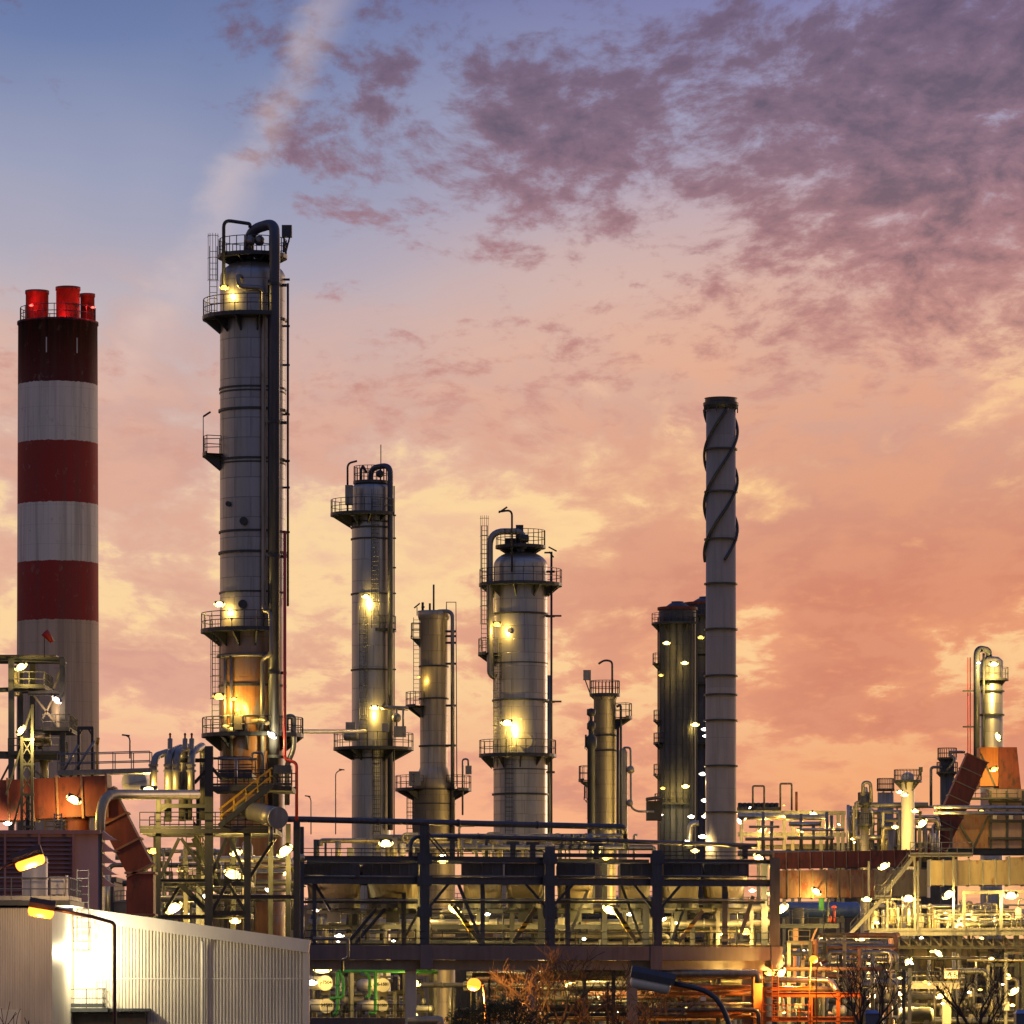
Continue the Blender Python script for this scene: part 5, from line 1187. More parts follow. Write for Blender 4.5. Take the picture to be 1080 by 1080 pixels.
def low_deck():
    Y = 131; root = thing('low_deck', 'low grey-blue deck with a rail and a small lettered sign at its end', 'steel deck', (X(970,Y), Y, 0))
    m = MB(); m.box(X(928,Y), X(1012,Y), Y, Y+8, Z(1043,Y), Z(1036.5,Y)); o = m.build('deck', 'deck_fascia', root)
    m = MB(); rail(m, [P(928,1036.5,Y), P(1012,1036.5,Y)], 1.05, 1.5, .035); m.build('railing', 'steel_dark', o)
    for px in (942, 999): m = MB(); m.box(X(px,Y)-.4, X(px,Y)+.4, Y+.3, Y+1.1, 0, Z(1043,Y)); m.build('pier', 'concrete', root)
low_deck()
def text(body, size, loc, name, mat, parent=None, rot=(90,0,0), extrude=.01, align='CENTER', bold=.012):
    cu = bpy.data.curves.new(name, 'FONT'); cu.body = body; cu.size = size; cu.extrude = extrude; cu.offset = bold; cu.align_x = align; cu.align_y = 'CENTER'
    tmp = bpy.data.objects.new(name+'_tmp', cu); COL.objects.link(tmp); me = bpy.data.meshes.new_from_object(tmp.evaluated_get(bpy.context.evaluated_depsgraph_get())); bpy.data.objects.remove(tmp)
    me.materials.clear(); me.materials.append(M[mat]); o = bpy.data.objects.new(name, me); COL.objects.link(o)
    o.rotation_euler = tuple(R(a) for a in rot)
    if parent is not None: o.parent = parent; o.location = Vector(loc)-WL[parent.name]
    else: o.location = loc
    return o
root = thing('sign_board', 'lit white sign board with orange edge on the low deck', 'sign', P(1003.5,1032,130.8))
m = MB(); q0, q1 = P(996.5,1031.5,130.8), P(1010,1024.5,130.8); m.box(q0.x, q1.x, 130.7, 130.8, q0.z, q1.z); m.build('board', 'sign_white', root)
m = MB(); m.box(q0.x-.06, q1.x+.06, 130.82, 130.9, q0.z-.08, q1.z+.08); m.build('border', 'orange', root)
text('VEB', .62, (((q0.x+q1.x)/2), 130.68, (q0.z+q1.z)/2), 'lettering', 'steel_dark', root)
m = MB(); 
for px in (999, 1008): m.bar(P(px,1036.5,130.85), P(px,1031.5,130.85), .07)
m.build('posts', 'steel_dark', root)
# vessels at the right
def vessel(label, x0, x1, py, Y, rpx, mat, saddles=True, dome=.25, yaw=0.0, ends=None, name='horizontal_vessel', nozzles=2):
    a_, b_ = P(x0,py,Y), P(x1,py,Y+yaw); r = S(rpx,Y); root = thing(name, label, 'vessel', (a_+b_)/2-Vector((0,0,r)))
    m = MB(); d = (b_-a_).normalized(); m.drum(a_+d*r*.4, b_-d*r*.4, r, 24, dome); m.build('shell', mat, root)
    for t in (.2, .8):
        if saddles: q = a_.lerp(b_, t); m = MB(); m.box(q.x-.2, q.x+.2, q.y-r*.7, q.y+r*.7, q.z-r-.5, q.z-r*.6); m.build('saddle', 'steel_grey', root)
    for k in range(nozzles):
        q = a_.lerp(b_, (k+1)/(nozzles+1)); m = MB(); m.tube([q+Vector((0,0,r*.9)), q+Vector((0,0,r+.45))], r*.2, 10); m.tube([q+Vector((0,0,r+.4)), q+Vector((0,0,r+.5))], r*.3, 10); m.build('nozzle', 'pipe_warm', root)
    return root
vessel('long blue-topped horizontal tank with pale body beside the zigzag stair', 812, 906, 960, 146, 8.5, 'blue_paint', yaw=1)
vessel('tan insulated horizontal vessel with bright end cap over the leafless tree', 871, 935, 1009, 128, 6.4, 'pipe_warm')
vessel('dark horizontal tank low under the grey-blue deck', 948, 984, 1070, 128, 8, 'black', nozzles=0)
vessel('olive horizontal vessel on the rack deck with a pale round end', 588, 643, 983, 117, 6.3, 'pipe_warm', yaw=-3)
p = MB(); p.lathe(X(842,132), 132.8, [(S(8,132),Z(976,132)),(S(8,132),Z(957,132)),(.02,Z(956,132))], 24); tag(p.build('drum', 'steel_grey'), 'short upright brown drum on the railed gangway beside the blue-topped tank', 'drum')
root = thing('gangway', 'railed gangway in front of the blue-topped tank', 'walkway', P(852,976,132))
m = MB(); m.box(X(819,132), X(885,132), 132, 134.5, Z(979,132), Z(976,132)); o = m.build('deck', 'steel_dark', root)
m = MB(); rail(m, [P(819,976,132), P(885,976,132)], 1.4, 1.5, .035); m.build('railing', 'steel_dark', o)
m = MB(); m.bar(P(838.5,1038,132.3), P(838.5,978,132.3), .5); m.build('post', 'rust_pale', root); m = MB(); m.bar(P(861,978,132.4), P(845,1018,132.4), .2); m.build('strut', 'rust_pale', root)
root = thing('green_cabinet', 'bright green upright cabinet on the gangway by the blue-topped tank', 'cabinet', P(868,960,132.05))
m = MB(); q = P(868,960,132.05); m.box(q.x-.15-.2, q.x+.2-.05, 132.55, 132.5, Z(960,132.05), Z(947,132.05)); m.build('case', 'green', root); m = MB(); m.tube([P(873,976,132.15), P(873,948,132.15)], .12, 8); m.build('standpipe', 'steel_grey', root)
root = thing('red_valve', 'red extinguisher-like valve post on the gangway by the green cabinet', 'valve', P(874,975,132.05))
m = MB(); m.tube([P(874,974,132.55), P(874,966,132.55)], .18, 10); m.build('body', 'red', root); m = MB(); m.tube([P(879,976,132.55), P(879,955,132.55)], .1, 8); m.bar(P(876,957,132.55), P(882,957,132.55), .15); m.build('hydrant', 'red', root)
# orange-lit frame at the end of the rack
def orange_frame():
    Y = 109.8; root = thing('ladder_gantry', 'orange-painted pipe frame with ladder by the end pier of the rack', 'steel frame', (X(845,Y), Y, 0))
    for px, y in ((855,1052),(884,1046),(806,1044)): m = MB(); m.ibeam((X(px,Y),Y,0),(X(px,Y),Y,Z(y,Y)), .3, .3, up=(0,1,0)); m.build('post', 'orange', root)
    for p0, p1, w in (((804,1043),(858,1042),.22),((804,1049),(908,1049),.3),((804,1075),(900,1075),.3)): m = MB(); m.ibeam(P(*p0,Y), P(*p1,Y), w, w*1.3); m.build('beam', 'orange', root)
    m = MB()
    for px in (815,821.5): m.tube([P(px,1076,Y-.4), P(px,1017,Y-.4)], .045, 5)
    for k in range(19): m.tube([P(815,1075-k*3,Y-.4), P(821.5,1075-k*3,Y-.4)], .03, 4)
    m.build('ladder', 'orange', root)
    m = MB(); rail(m, [P(804,1075,Y-.3), P(856,1075,Y-.3)], 1.1, .9, .035, toe=False); m.build('railing', 'orange', root)
orange_frame()
pipe('lagged_pipe', 'bright lagged pipe lying on the orange frame, angled down at its end', [P(806,1033,110.3), P(876,1034,110.3), P(883,1046,110)], S(3.2,110), 'alu', .5, n=14)
pipe('lagged_pipe', 'second lagged pipe lying just under the bright one on the orange frame', [P(822,1043,110.5), P(884,1043,110.5)], S(3.0,110), 'pipe_warm', n=14)
pipe('elbow_pipe', 'big lagged elbow turning down below the deck near the orange pier', [P(750,1036,112), P(785,1036,112), P(787,1062,112), P(770,1066,112)], S(7,112), 'pipe_warm', 1.2, n=18)
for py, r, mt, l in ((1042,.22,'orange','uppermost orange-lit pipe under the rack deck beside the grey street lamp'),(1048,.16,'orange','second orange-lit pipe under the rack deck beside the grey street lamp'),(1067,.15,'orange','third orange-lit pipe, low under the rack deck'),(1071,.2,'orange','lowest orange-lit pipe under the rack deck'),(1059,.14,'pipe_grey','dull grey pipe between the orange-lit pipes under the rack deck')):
    pipe('process_pipe', l, [P(690,py,110), P(792,py-.3,110)], r, mt)  # on the orange pipes the lamp light is put into the pipe colour
# furnace
def furnace():
    Y = 172; root = thing('furnace', 'rust red furnace with tapered hood, side coloured as lit and dark panelled base', 'furnace', (X(1050,Y), Y, 0))
    def quadprism(pts, d, name, mat):
        m = MB(); a_ = [P(*p,Y) for p in pts]; b_ = [v+Vector((0,d,0)) for v in a_]; n = len(pts)
        m.add(a_+b_, [tuple(range(n)), tuple(range(2*n-1,n-1,-1))]+[(i,n+i,n+(i+1)%n,(i+1)%n) for i in range(n)]); return m.build(name, mat, root)
    quadprism([(1053.5,832),(1077,832),(1072.5,788),(1053.5,788)], 6, 'hood', 'furnace_rust')
    quadprism([(1033.5,829),(1053,829),(1053,788),(1033.5,788)], 4, 'hood_lit_side', 'orange')  # lit face of the hood, the lamp light put into its orange colour
    quadprism([(1043,900),(1100,900),(1100,832.3),(1043,832.3)], 10, 'base_wall', 'louvre')
    quadprism([(1007,900),(1042.7,900),(1042.7,858),(1007,858)], 8, 'side_wall', 'rust_pale')
    for px in (1045, 1062, 1079): m = MB(); m.bar(P(px,900,Y-.15), P(px,834,Y-.15), .25); m.build('buckstay', 'steel_dark', root)
    for py in (845, 866, 884): m = MB(); m.bar(P(1043,py,Y-.3), P(1098,py,Y-.3), .3); m.build('beam', 'steel_dark', root)
    for k, px in enumerate((1049,1066,1080)):
        for py in (862,): m = MB(); m.box(X(px,Y)-.25, X(px,Y)+.25, Y-.4, Y-.05, Z(py+2,Y), Z(py-2,Y)); m.build('burner_box', 'tank_white', root)
    m = MB(); m.bar(P(1035,795,Y-.2), P(1050,829,Y-.2), .2); m.build('brace', 'steel_dark', root)
    for y, x0, x1 in ((829,1011,1036),(840,1012,1080)):
        m = MB(); m.box(X(x0,Y-2), X(x1,Y-2), Y-3, Y-.4, Z(y+1.5,Y-2), Z(y,Y-2)); o = m.build('floor', 'steel_dark', root); m = MB(); rail(m, [P(x0,y,Y-2.9), P(x1,y,Y-2.9)], 1.2, 1.3, .04); m.build('railing', 'steel_dark', o)
    m = MB(); m.bar(P(1007,860,Y-.2), P(1030,898,Y-.2), .25); m.bar(P(1043,860,Y-.4), P(1022,905,Y-.4), .22); m.build('brace', 'steel_dark', root)
furnace()
duct('inclined_duct', 'steep rust red inclined duct with pale stripes leaning up to the furnace', [P(980,905,168), P(1004,858,168), P(1030,800,168)], 2.6, 3.2, 'rust_red', 1.6, 'duct_pale', up=(0,1,0))
for k, l in ((0,'upper pale rail pipe running before the furnace base'),(1,'lower pale rail pipe running before the furnace base')):
    pipe('process_pipe', l, [P(985,851+6*k,160), P(1100,852+6*k,160)], .22, 'alu')
root = thing('platform', 'dark support beams and railed gallery in front of the furnace foot', 'platform', P(1040,898,158))
m = MB(); m.ibeam(P(1000,898,158), P(1100,898,158), .5, .7); m.build('beam', 'steel_dark', root)
m = MB(); m.box(X(1000,158), X(1100,158), 158.2, 161, Z(897,158), Z(896,158)); m.build('deck', 'steel_dark', root)
# right-hand column
def tower_right():
    Y = 190; cx = X(1046,Y); Rr = S(12,Y); root = thing('distillation_column', 'distant column with brightly lit cap rising behind the furnace', 'column', (cx,Y,0))
    m = MB(); m.lathe(cx, Y, [(Rr,0),(Rr,Z(697,Y)),(Rr*.6,Z(693,Y)),(.02,Z(692,Y))], 32); m.build('shell', 'clad_slim', root)
    ring_platform(root, cx, Y, Z(717,Y), Rr, S(18,Y), 0, 360, 1.6, 5)
    for py in (729, 754): rings(root, cx, Y, [(Rr, Z(py,Y), .2, .2)])
    m = MB(); m.tube([(X(1043,Y),Y,Z(695,Y)),(X(1043,Y),Y,Z(686,Y)),(X(1029,Y),Y-1.5,Z(684,Y)),(X(1029,Y),Y-1.5,Z(800,Y))], S(3.4,Y), 12, 1.6, 6); m.build('overhead_pipe', 'pipe_blue', root)
    m = MB(); m.tube([(X(1036,Y),Y-1.9,Z(690,Y)),(X(1036,Y),Y-1.9,Z(795,Y))], S(1.4,Y), 8); m.build('riser_pipe', 'steel_dark', root)
    for px in (1020, 1022.5): m = MB(); m.tube([(X(px,Y),Y-1,Z(694,Y)),(X(px,Y),Y-1,Z(800,Y))], .08, 5); m.build('cable_riser', 'red', root)
    m = MB(); 
    for py in (727, 765): m.bar(P(1018,py,Y-1.5), P(1037,py,Y-1.5), .2)
    m.build('bracket', 'steel_dark', root)
tower_right()
def little_column(name, label, px, rpx, ytop, ybot, Y, mat, plats=(), pipes=(), dome=0):
    cx = X(px,Y); r = S(rpx,Y); root = thing(name, label, 'column', (cx,Y,0)); zt = Z(ytop,Y)
    m = MB(); prof = [(r,0),(r,zt)] + ([(r*math.cos(math.pi/2*i/6) if i < 6 else .02, zt+r*dome*math.sin(math.pi/2*i/6)) for i in range(1,7)] if dome else [(.02,zt)])
    m.lathe(cx, Y, prof, 28); m.build('shell', mat, root)
    for y, e in plats: ring_platform(root, cx, Y, Z(y,Y), r*.9, r+S(e,Y), 0, 360, 1.3, 5)
    for pts, rr in pipes: m = MB(); m.tube([P(a_,b_,Y-1.2) for a_, b_ in pts], rr, 8, .4); m.build('pipe', 'pipe_grey', root)
    return root
little_column('absorber_column', 'stubby grey seamed column with a red rail on top near the small domed column', 934, 8.5, 836, 900, 165, 'clad_warm', [(833,1)])
little_column('absorber_column', 'small column with dark dome and wide round balcony near the furnace', 957.5, 7, 820, 900, 162, 'tank_white', [(824,8)], dome=.8)
little_column('absorber_column', 'small grey pipe-wrapped column leaning against the inclined red duct', 999, 7.5, 801, 900, 178, 'clad_dark', [(800,3),(815,4)], [(((984,850),(984,808),(996,808)),.18),(((1003,792),(1012,792),(1020,792)),.18),(((1001,812),(1010,800),(1003,794)),.2)])
little_column('absorber_column', 'thin yellow-lit column with looped pipe beside the stubby grey column', 912, 4.5, 838, 900, 163, 'clad_small', [(848,3),(870,4)], [(((912,838),(912,824),(920,824),(921,845)),.2),(((905,862),(905,845),(908,845)),.15)])
p = MB(); p.lathe(X(912,163), 163, [(.05,Z(850,163)),(S(4.2,163),Z(846,163)),(S(4.2,163),Z(839,163)),(.3,Z(830,163))], 16); tag(p.build('hopper', 'tank_white'), 'small pale hopper crowning the thin yellow-lit column', 'hopper')
root = thing('warning_lamp_mast', 'thin mast with a short crossbar on the small domed column', 'mast', P(970,840,162)); m = MB(); m.tube([P(964,833,161), P(972,815,161), P(973,810,161)], .08, 5); m.box(X(971,161), X(975,161), 160.9, 161.2, Z(813,161), Z(808,161)); m.build('mast', 'steel_grey', root)
# far pipe racks between the stack and the ducts
def far_rack():
    Y = 172; root = thing('pipe_gantry', 'far yellow-lit pipe gantry between the spiral-ribbed stack and the small columns', 'gantry', (X(840,Y),Y,0))
    for px in (782, 800, 827, 836, 866, 884, 889): m = MB(); m.ibeam((X(px,Y),Y,0),(X(px,Y),Y,Z(856 if px < 880 else 858,Y)), .4, .4, up=(0,1,0)); m.build('column', 'galv', root)
    for y in (857, 880, 893): m = MB(); m.ibeam(P(778,y,Y), P(892,y+.5,Y), .35, .5); m.build('beam', 'galv' if y < 890 else 'steel_grey', root)
    m = MB(); m.box(X(830,Y), X(880,Y), Y+.3, Y+5, Z(900,Y), Z(890,Y)); m.build('tray', 'steel_grey', root)
far_rack()
for i, (x0, x1, py, r, mt) in enumerate(((778,828,861,.42,'alu'),(829,872,862,.35,'alu'),(832,866,869,.3,'alu'),(786,826,885,.2,'pipe_warm'),(830,880,884,.22,'pipe_warm'),(778,892,900,.35,'pipe_warm'),(790,822,872,.15,'pipe_warm'),(840,890,875,.18,'alu'))):
    pipe('process_pipe', 'yellow-lit pipe lying across the far pipe gantry beyond the spiral-ribbed stack', [P(x0,py,170-.5*i), P(x1,py,170-.5*i)], r, mt, group='pipes across the far gantry')
for px, y0, y1 in ((805,856,905),(814,866,905),(845,858,900),(872,856,905),(877,860,905),(858,868,895),(897,850,905),(903,858,905)):
    pipe('upright_pipe', 'upright pale pipe standing in the far pipe gantry beyond the spiral-ribbed stack', [P(px,y0,169), P(px,y1,169)], .22, 'pipe_warm', group='uprights in the far gantry')
for pts, l in ((((794,862),(794,829),(806,829),(806,862)),'narrow dark pipe hoop standing over the far gantry beside the spiral-ribbed stack'),(((823,860),(823,826.5),(835,826.5),(835,860)),'wider dark pipe hoop standing over the far gantry beside the orange flue')):
    pipe('pipe_hoop', l, [P(a_,b_,173) for a_, b_ in pts], .12, 'steel_grey', .2, n=6)
pipe('flue_pipe', 'short orange flue pipe rising over the far gantry', [P(840,856,174), P(840,835,174)], .16, 'orange')
root = thing('finned_cooler', 'row of small dark coolers along the far gantry top', 'cooler', P(805,856,174)); m = MB(); m.box(X(778,174), X(822,174), 174, 176, Z(857,174), Z(851,174)); m.build('case', 'fin', root)
for k in range(9): m = MB(); q = P(781+k*4.8,851,174); m.lathe(q.x, q.y+1, [(.3,q.z+.03),(.3,q.z+.5),(.1,q.z+.55)], 8); m.build('vent', 'steel_dark', root)
pipe('elbow_pipe', 'silver elbow pipe curling down beside the foot of the spiral-ribbed stack', [P(737,868,150), P(728,869,150), P(727,895,150)], S(3.2,150), 'alu', 1.0, n=14)
# ---------------------------------------------------------------- exchangers and equipment under the deck
def exchanger(label, px, py, rpx, Y, txt, dx=-2.6):
    r = S(rpx,Y); c = P(px,py,Y); b_ = c+Vector((dx,5.5,0)); root = thing('heat_exchanger', label, 'heat exchanger', c-Vector((0,0,r)))
    d = (b_-c).normalized()
    m = MB(); m.tube([c+d*.15, b_], r*.93, 24); m.build('shell', 'tank_white', root)
    m = MB(); m.lathe(0,0,[(r,0)],3) if False else None; m.tube([c, c+Vector((0,.18,0))], r, 28); o = m.build('channel_cover', 'tank_white', root)
    m = MB(); q = c+Vector((0,.25,0)); m.tube([q, q+Vector((0,.12,0))], r*1.08, 28); m.build('flange', 'galv', root)
    text(txt, r*.62, c+Vector((0,-.012,r*.12)), 'lettering', 'black', root)
    m = MB(); m.box(c.x-r*.6, c.x+r*.6, c.y+.6, c.y+1.0, c.z-r-.35, c.z-r*.7); m.build('saddle', 'steel_grey', root)
YE = 112
exchanger('white upper exchanger end lettered E-7504 beside the warehouse corner', 343, 1037, 7.8, YE, 'E-7504')
exchanger('white lower exchanger end lettered E-1502 beside the warehouse corner', 344, 1061, 7.6, YE, 'E-1502')
exchanger('grey upper exchanger end lettered E-1501 between green pipes and cream pier', 404, 1039, 7.2, YE, 'E-1501', -1.8)
exchanger('grey lower exchanger end lettered E-1503 between green pipes and cream pier', 403, 1061, 6.2, YE, 'E-1503', -1.8)
G = lambda pts: [P(a_,b_,110.5) for a_, b_ in pts]
pipe('cooling_pipe', 'green header pipe running level below the rack deck', G(((357,1024),(462,1024.5))), .15, 'green')
pipe('cooling_pipe', 'green down pipe beside the lettered exchangers near the warehouse, kinked at its foot', G(((356,1025),(356,1066),(352,1071))), .15, 'green', .3, flanges=1.5)
pipe('cooling_pipe', 'short green bent pipe just beside the long green down pipe', G(((358,1026),(362,1032),(362,1051),(357,1053),(348,1053))), .13, 'green', .4, flanges=1.2)
pipe('cooling_pipe', 'green bent pipe with flanges in the middle of the green pipework', G(((385,1025),(390,1031),(390,1050),(386,1052))), .13, 'green', .4, flanges=1.2)
pipe('cooling_pipe', 'straight green down pipe against the grey lettered exchangers', G(((396,1025),(396,1068),(389,1069))), .14, 'green', .4, flanges=1.5)
root = thing('service_walkway', 'railed concrete walkway along the bottom in front of the lettered exchangers', 'walkway', P(400,1074,107.5))
m = MB(); m.box(X(327,107.5), X(452,107.5), 107, 109.5, Z(1090,107.5), Z(1073.5,107.5)); o = m.build('deck', 'deck_fascia', root); m = MB(); rail(m, [P(327,1073.5,107.2), P(452,1073.5,107.2)], .98, 1.32, .035, toe=False); m.build('railing', 'steel_dark', o)
pipe('drain_pipe', 'pale drain pipe stepping down the deck edge beside the warehouse', [P(330,990,104.6), P(367,990,104.6), P(367,1010,104.6), P(361,1012,104.6), P(361,1023,105)], .13, 'galv', .2, n=8)
pipe('gas_elbow', 'cream pipe elbow peeping up beside the dark bush', [P(430,1078,80), P(461,1076,80), P(464,1076,80), P(466,1095,80)], .26, 'pipe_warm', .4)
# ---------------------------------------------------------------- tangle of pipework, vessels and cabinets, one thing each
rng = random.Random(11)
def zone(tagtxt, x0, x1, y0, y1, Y0, Y1, nh, nv, nb, nd, nf, mats=('pipe_grey','pipe_warm','alu','steel_grey','pipe_warm','steel_dark'), rmax=.3):
    for i in range(nh):
        Y = rng.uniform(Y0,Y1); py = rng.uniform(y0,y1); w = rng.uniform(.25,.9)*(x1-x0); a_ = rng.uniform(x0, x1-w*.6); b_ = min(x1, a_+w)
        pts = [P(a_,py,Y), P(b_,py,Y)]
        if rng.random() < .5: pts.append(P(b_, min(y1+4, py+rng.uniform(4,20)), Y))
        if rng.random() < .4: pts.insert(0, P(a_, min(y1+4, py+rng.uniform(4,20)), Y))
        pipe('process_pipe', 'level process pipe '+tagtxt, pts, rng.choice((.08,.12,.16,.2,rmax)), rng.choice(mats), .5, group='level pipes '+tagtxt, n=8, flanges=rng.choice((0,3,5)))
    for i in range(nv):
        Y = rng.uniform(Y0,Y1); px = rng.uniform(x0,x1); t = rng.uniform(y0, y0+(y1-y0)*.5)
        pts = [P(px,min(y1+6,1085),Y), P(px,t,Y)]
        if rng.random() < .5: pts.append(P(px+rng.uniform(-12,12), t, Y+.1))
        pipe('upright_pipe', 'upright process pipe '+tagtxt, pts, rng.choice((.07,.1,.13,.18,.24)), rng.choice(mats), .4, group='upright pipes '+tagtxt, n=8, flanges=rng.choice((0,0,2)))
    for i in range(nb):
        Y = rng.uniform(Y0,Y1); px = rng.uniform(x0,x1); w = rng.uniform(3,9); h = rng.uniform(4,9); yb = rng.uniform(y0+(y1-y0)*.6, y1)
        q0, q1 = P(px-w/2,yb,Y), P(px+w/2,yb-h,Y); root = thing('instrument_cabinet', 'boxy equipment cabinet '+tagtxt, 'cabinet', ((q0.x+q1.x)/2,Y,q0.z), 'cabinets '+tagtxt)
        m = MB(); m.box(q0.x,q1.x,Y,Y+.7,q0.z,q1.z); m.build('case', rng.choice(('tank_white','steel_grey','duct_pale','galv','concrete')), root)
        m = MB(); m.box(q0.x+.06,q1.x-.06,Y-.04,Y-.004,q0.z+.08,q1.z-.08); m.build('door', rng.choice(('galv','steel_grey','tank_white')), root)
    for i in range(nd):
        Y = rng.uniform(Y0,Y1); px = rng.uniform(x0,x1); r = rng.uniform(2.5,5.5); yb = rng.uniform(y0+(y1-y0)*.5, y1); root = thing('process_vessel', 'small process vessel '+tagtxt, 'vessel', P(px,yb,Y), 'vessels '+tagtxt)
        rr = S(r,Y); m = MB(); mt = rng.choice(('tank_white','pipe_warm','alu','galv'))
        if rng.random() < .55:
            c = P(px,yb,Y); h = S(rng.uniform(9,18),Y); m.drum(c, c+Vector((0,0,h)), rr, 18); m.build('shell', mt, root); m = MB(); m.tube([c+Vector((0,0,h)), c+Vector((0,0,h+rr+.6)), c+Vector((1.2,0,h+rr+.6))], .1, 7, .3); m.build('nozzle', 'pipe_grey', root)
        else:
            c = P(px,yb-r,Y); m.drum(c, c+Vector((S(rng.uniform(10,22),Y), rng.uniform(-1,1), 0)), rr, 18); m.build('shell', mt, root); m = MB(); m.tube([c+Vector((.8,0,rr*.8)), c+Vector((.8,0,rr+.5))], .14, 8); m.build('nozzle', 'pipe_grey', root)
        for rx in (-.6,.6): m = MB(); q = P(px,yb,Y); m.box(q.x+rx*rr-.06, q.x+rx*rr+.06, Y-.06, Y+.06, q.z-1.2, q.z-.02); m.build('leg', 'steel_grey', root)
    for i in range(nf):
        Y = rng.uniform(Y0,Y1); a_ = rng.uniform(x0, x1-14); b_ = a_+rng.uniform(16,40); t = rng.uniform(y0, y0+(y1-y0)*.5); root = thing('support_frame', 'slender steel support frame '+tagtxt, 'steel frame', (X((a_+b_)/2,Y),Y,0), 'support frames '+tagtxt)
        for px in (a_, b_): m = MB(); m.ibeam((X(px,Y),Y,0),(X(px,Y),Y,Z(t,Y)), .28, .28, up=(0,1,0)); m.build('column', rng.choice(('steel_grey','steel_dark','galv')), root)
        m = MB(); m.ibeam(P(a_-2,t,Y), P(b_+2,t,Y), .25, .3); m.build('beam', 'steel_grey', root)
        m = MB(); rail(m, [P(a_,t,Y-.2), P(b_,t,Y-.2)], 1.0, 1.2, .03, toe=False); m.build('railing', 'steel_grey', root)
zone('between the rack deck and the air coolers', 325, 815, 958, 997, 111.5, 114.5, 30, 44, 21, 10, 12, mats=('steel_dark','steel_dark','pipe_grey','pipe_warm','steel_grey','black'))
zone('in the gloom below the rack deck', 415, 800, 1021, 1080, 109, 114, 27, 30, 7, 5, 7, mats=('pipe_grey','steel_grey','steel_dark','pipe_warm','rust_pale'))
zone('behind the lettered exchangers', 328, 430, 1020, 1078, 113.6, 115.5, 15, 20, 4, 3, 3, mats=('pipe_warm','alu','pipe_grey','tank_white'))
zone('in the yard under the ducts beyond the rack end', 822, 945, 985, 1076, 112, 126, 40, 40, 12, 7, 9, mats=('pipe_warm','pipe_grey','steel_grey','alu','rust_pale'), rmax=.2)
zone('on the lit deck under the cream duct', 920, 1085, 950, 981, 138.3, 139.7, 10, 34, 21, 10, 1, mats=('alu','pipe_warm','tank_white','galv'))
zone('below the lit deck before the panelled building', 945, 1085, 1002, 1078, 133.5, 140.5, 20, 34, 9, 5, 4, mats=('pipe_warm','steel_grey','pipe_grey','galv'))
zone('among the small columns near the inclined duct', 893, 990, 848, 903, 162.5, 168, 13, 27, 6, 3, 4, mats=('pipe_warm','alu','galv','steel_grey'))
zone('behind the stair structure', 112, 312, 890, 975, 91, 99, 23, 27, 9, 5, 7, mats=('pipe_warm','pipe_grey','steel_grey','alu'))
zone('on the rack roof behind the headers', 330, 690, 880, 903, 111.5, 114, 8, 30, 7, 3, 0, mats=('pipe_grey','pipe_warm','galv','steel_dark'), rmax=.2)
# ---------------------------------------------------------------- far tanks and sheds closing the view
def tank(px, rpx, ytop, Y, mat, label):
    cx, r, zt = X(px,Y), S(rpx,Y), Z(ytop,Y); root = thing('storage_tank', label, 'tank', (cx,Y,0))
    m = MB(); m.lathe(cx, Y, [(r,0),(r,zt)], 40); m.build('shell', mat, root)
    m = MB(); m.lathe(cx, Y, [(r+.1,zt-.02),(r+.1,zt+.12),(r*.5,zt+r*.1),(.02,zt+r*.14)], 40); m.build('roof', mat, root)
    for f in (.35,.7): rings(root, cx, Y, [(r, zt*f, .15, .1)], 'band', 'steel_grey')
    m = MB(); rail(m, arcpts(cx, Y, r-.1, 180, 360, zt+.1, 14), 1.1, 2.5, .04, toe=False); m.build('railing', 'steel_grey', root)
for a_ in ((160,40,952,150,'duct_pale','far cream tank low behind the stair structure, nearest the chimney'),(255,46,950,160,'rust_pale','far rusty tank low behind the stair structure'),(352,46,958,175,'duct_pale','far cream tank behind the rack, nearest the warehouse corner'),(452,50,953,180,'steel_grey','far dull grey tank behind the rack under the slim grey column'),
           (560,52,955,185,'rust_pale','far rusty tank behind the rack under the widest column'),(668,50,951,185,'steel_grey','far dull grey tank behind the rack under the dark twin columns'),(768,46,957,180,'duct_pale','far cream tank behind the far end of the rack'),(865,50,962,178,'steel_grey','far grey tank behind the blue-topped horizontal tank')): tank(*a_)
def shed(x0, x1, ytop, Y, mat, label):
    root = thing('process_shed', label, 'building', (X((x0+x1)/2,Y),Y,0)); m = MB(); m.box(X(x0,Y), X(x1,Y), Y, Y+14, 0, Z(ytop,Y)); m.build('wall', mat, root)
    m = MB(); m.box(X(x0,Y)-.3, X(x1,Y)+.3, Y-.3, Y+14.3, Z(ytop,Y)+.003, Z(ytop,Y)+.5); m.build('roof', 'steel_grey', root)
    n = max(3, int((x1-x0)/14))
    for i in range(n):
        px = x0+(x1-x0)*(i+.5)/n; m = MB(); m.box(X(px-3,Y), X(px+3,Y), Y-.06, Y-.01, Z(ytop+22,Y), Z(ytop+14,Y)); m.build('window', 'window_lit' if rng.random() < .3 else 'black', root)
for a_ in ((90,330,968,205,'concrete','far long shed behind the stair structure and warehouse'),(318,560,966,215,'concrete','far long concrete shed seen under the rack, below the slim column'),(556,800,964,220,'steel_grey','far long grey shed seen under the rack, below the dark twin columns'),(796,1000,958,210,'concrete','far concrete shed behind the ducts and the zigzag stair'),(-60,120,930,150,'steel_grey','far shed behind the louvred house and red duct'),(880,1010,893,195,'steel_grey','far tall shed behind the small columns near the furnace')): shed(*a_)
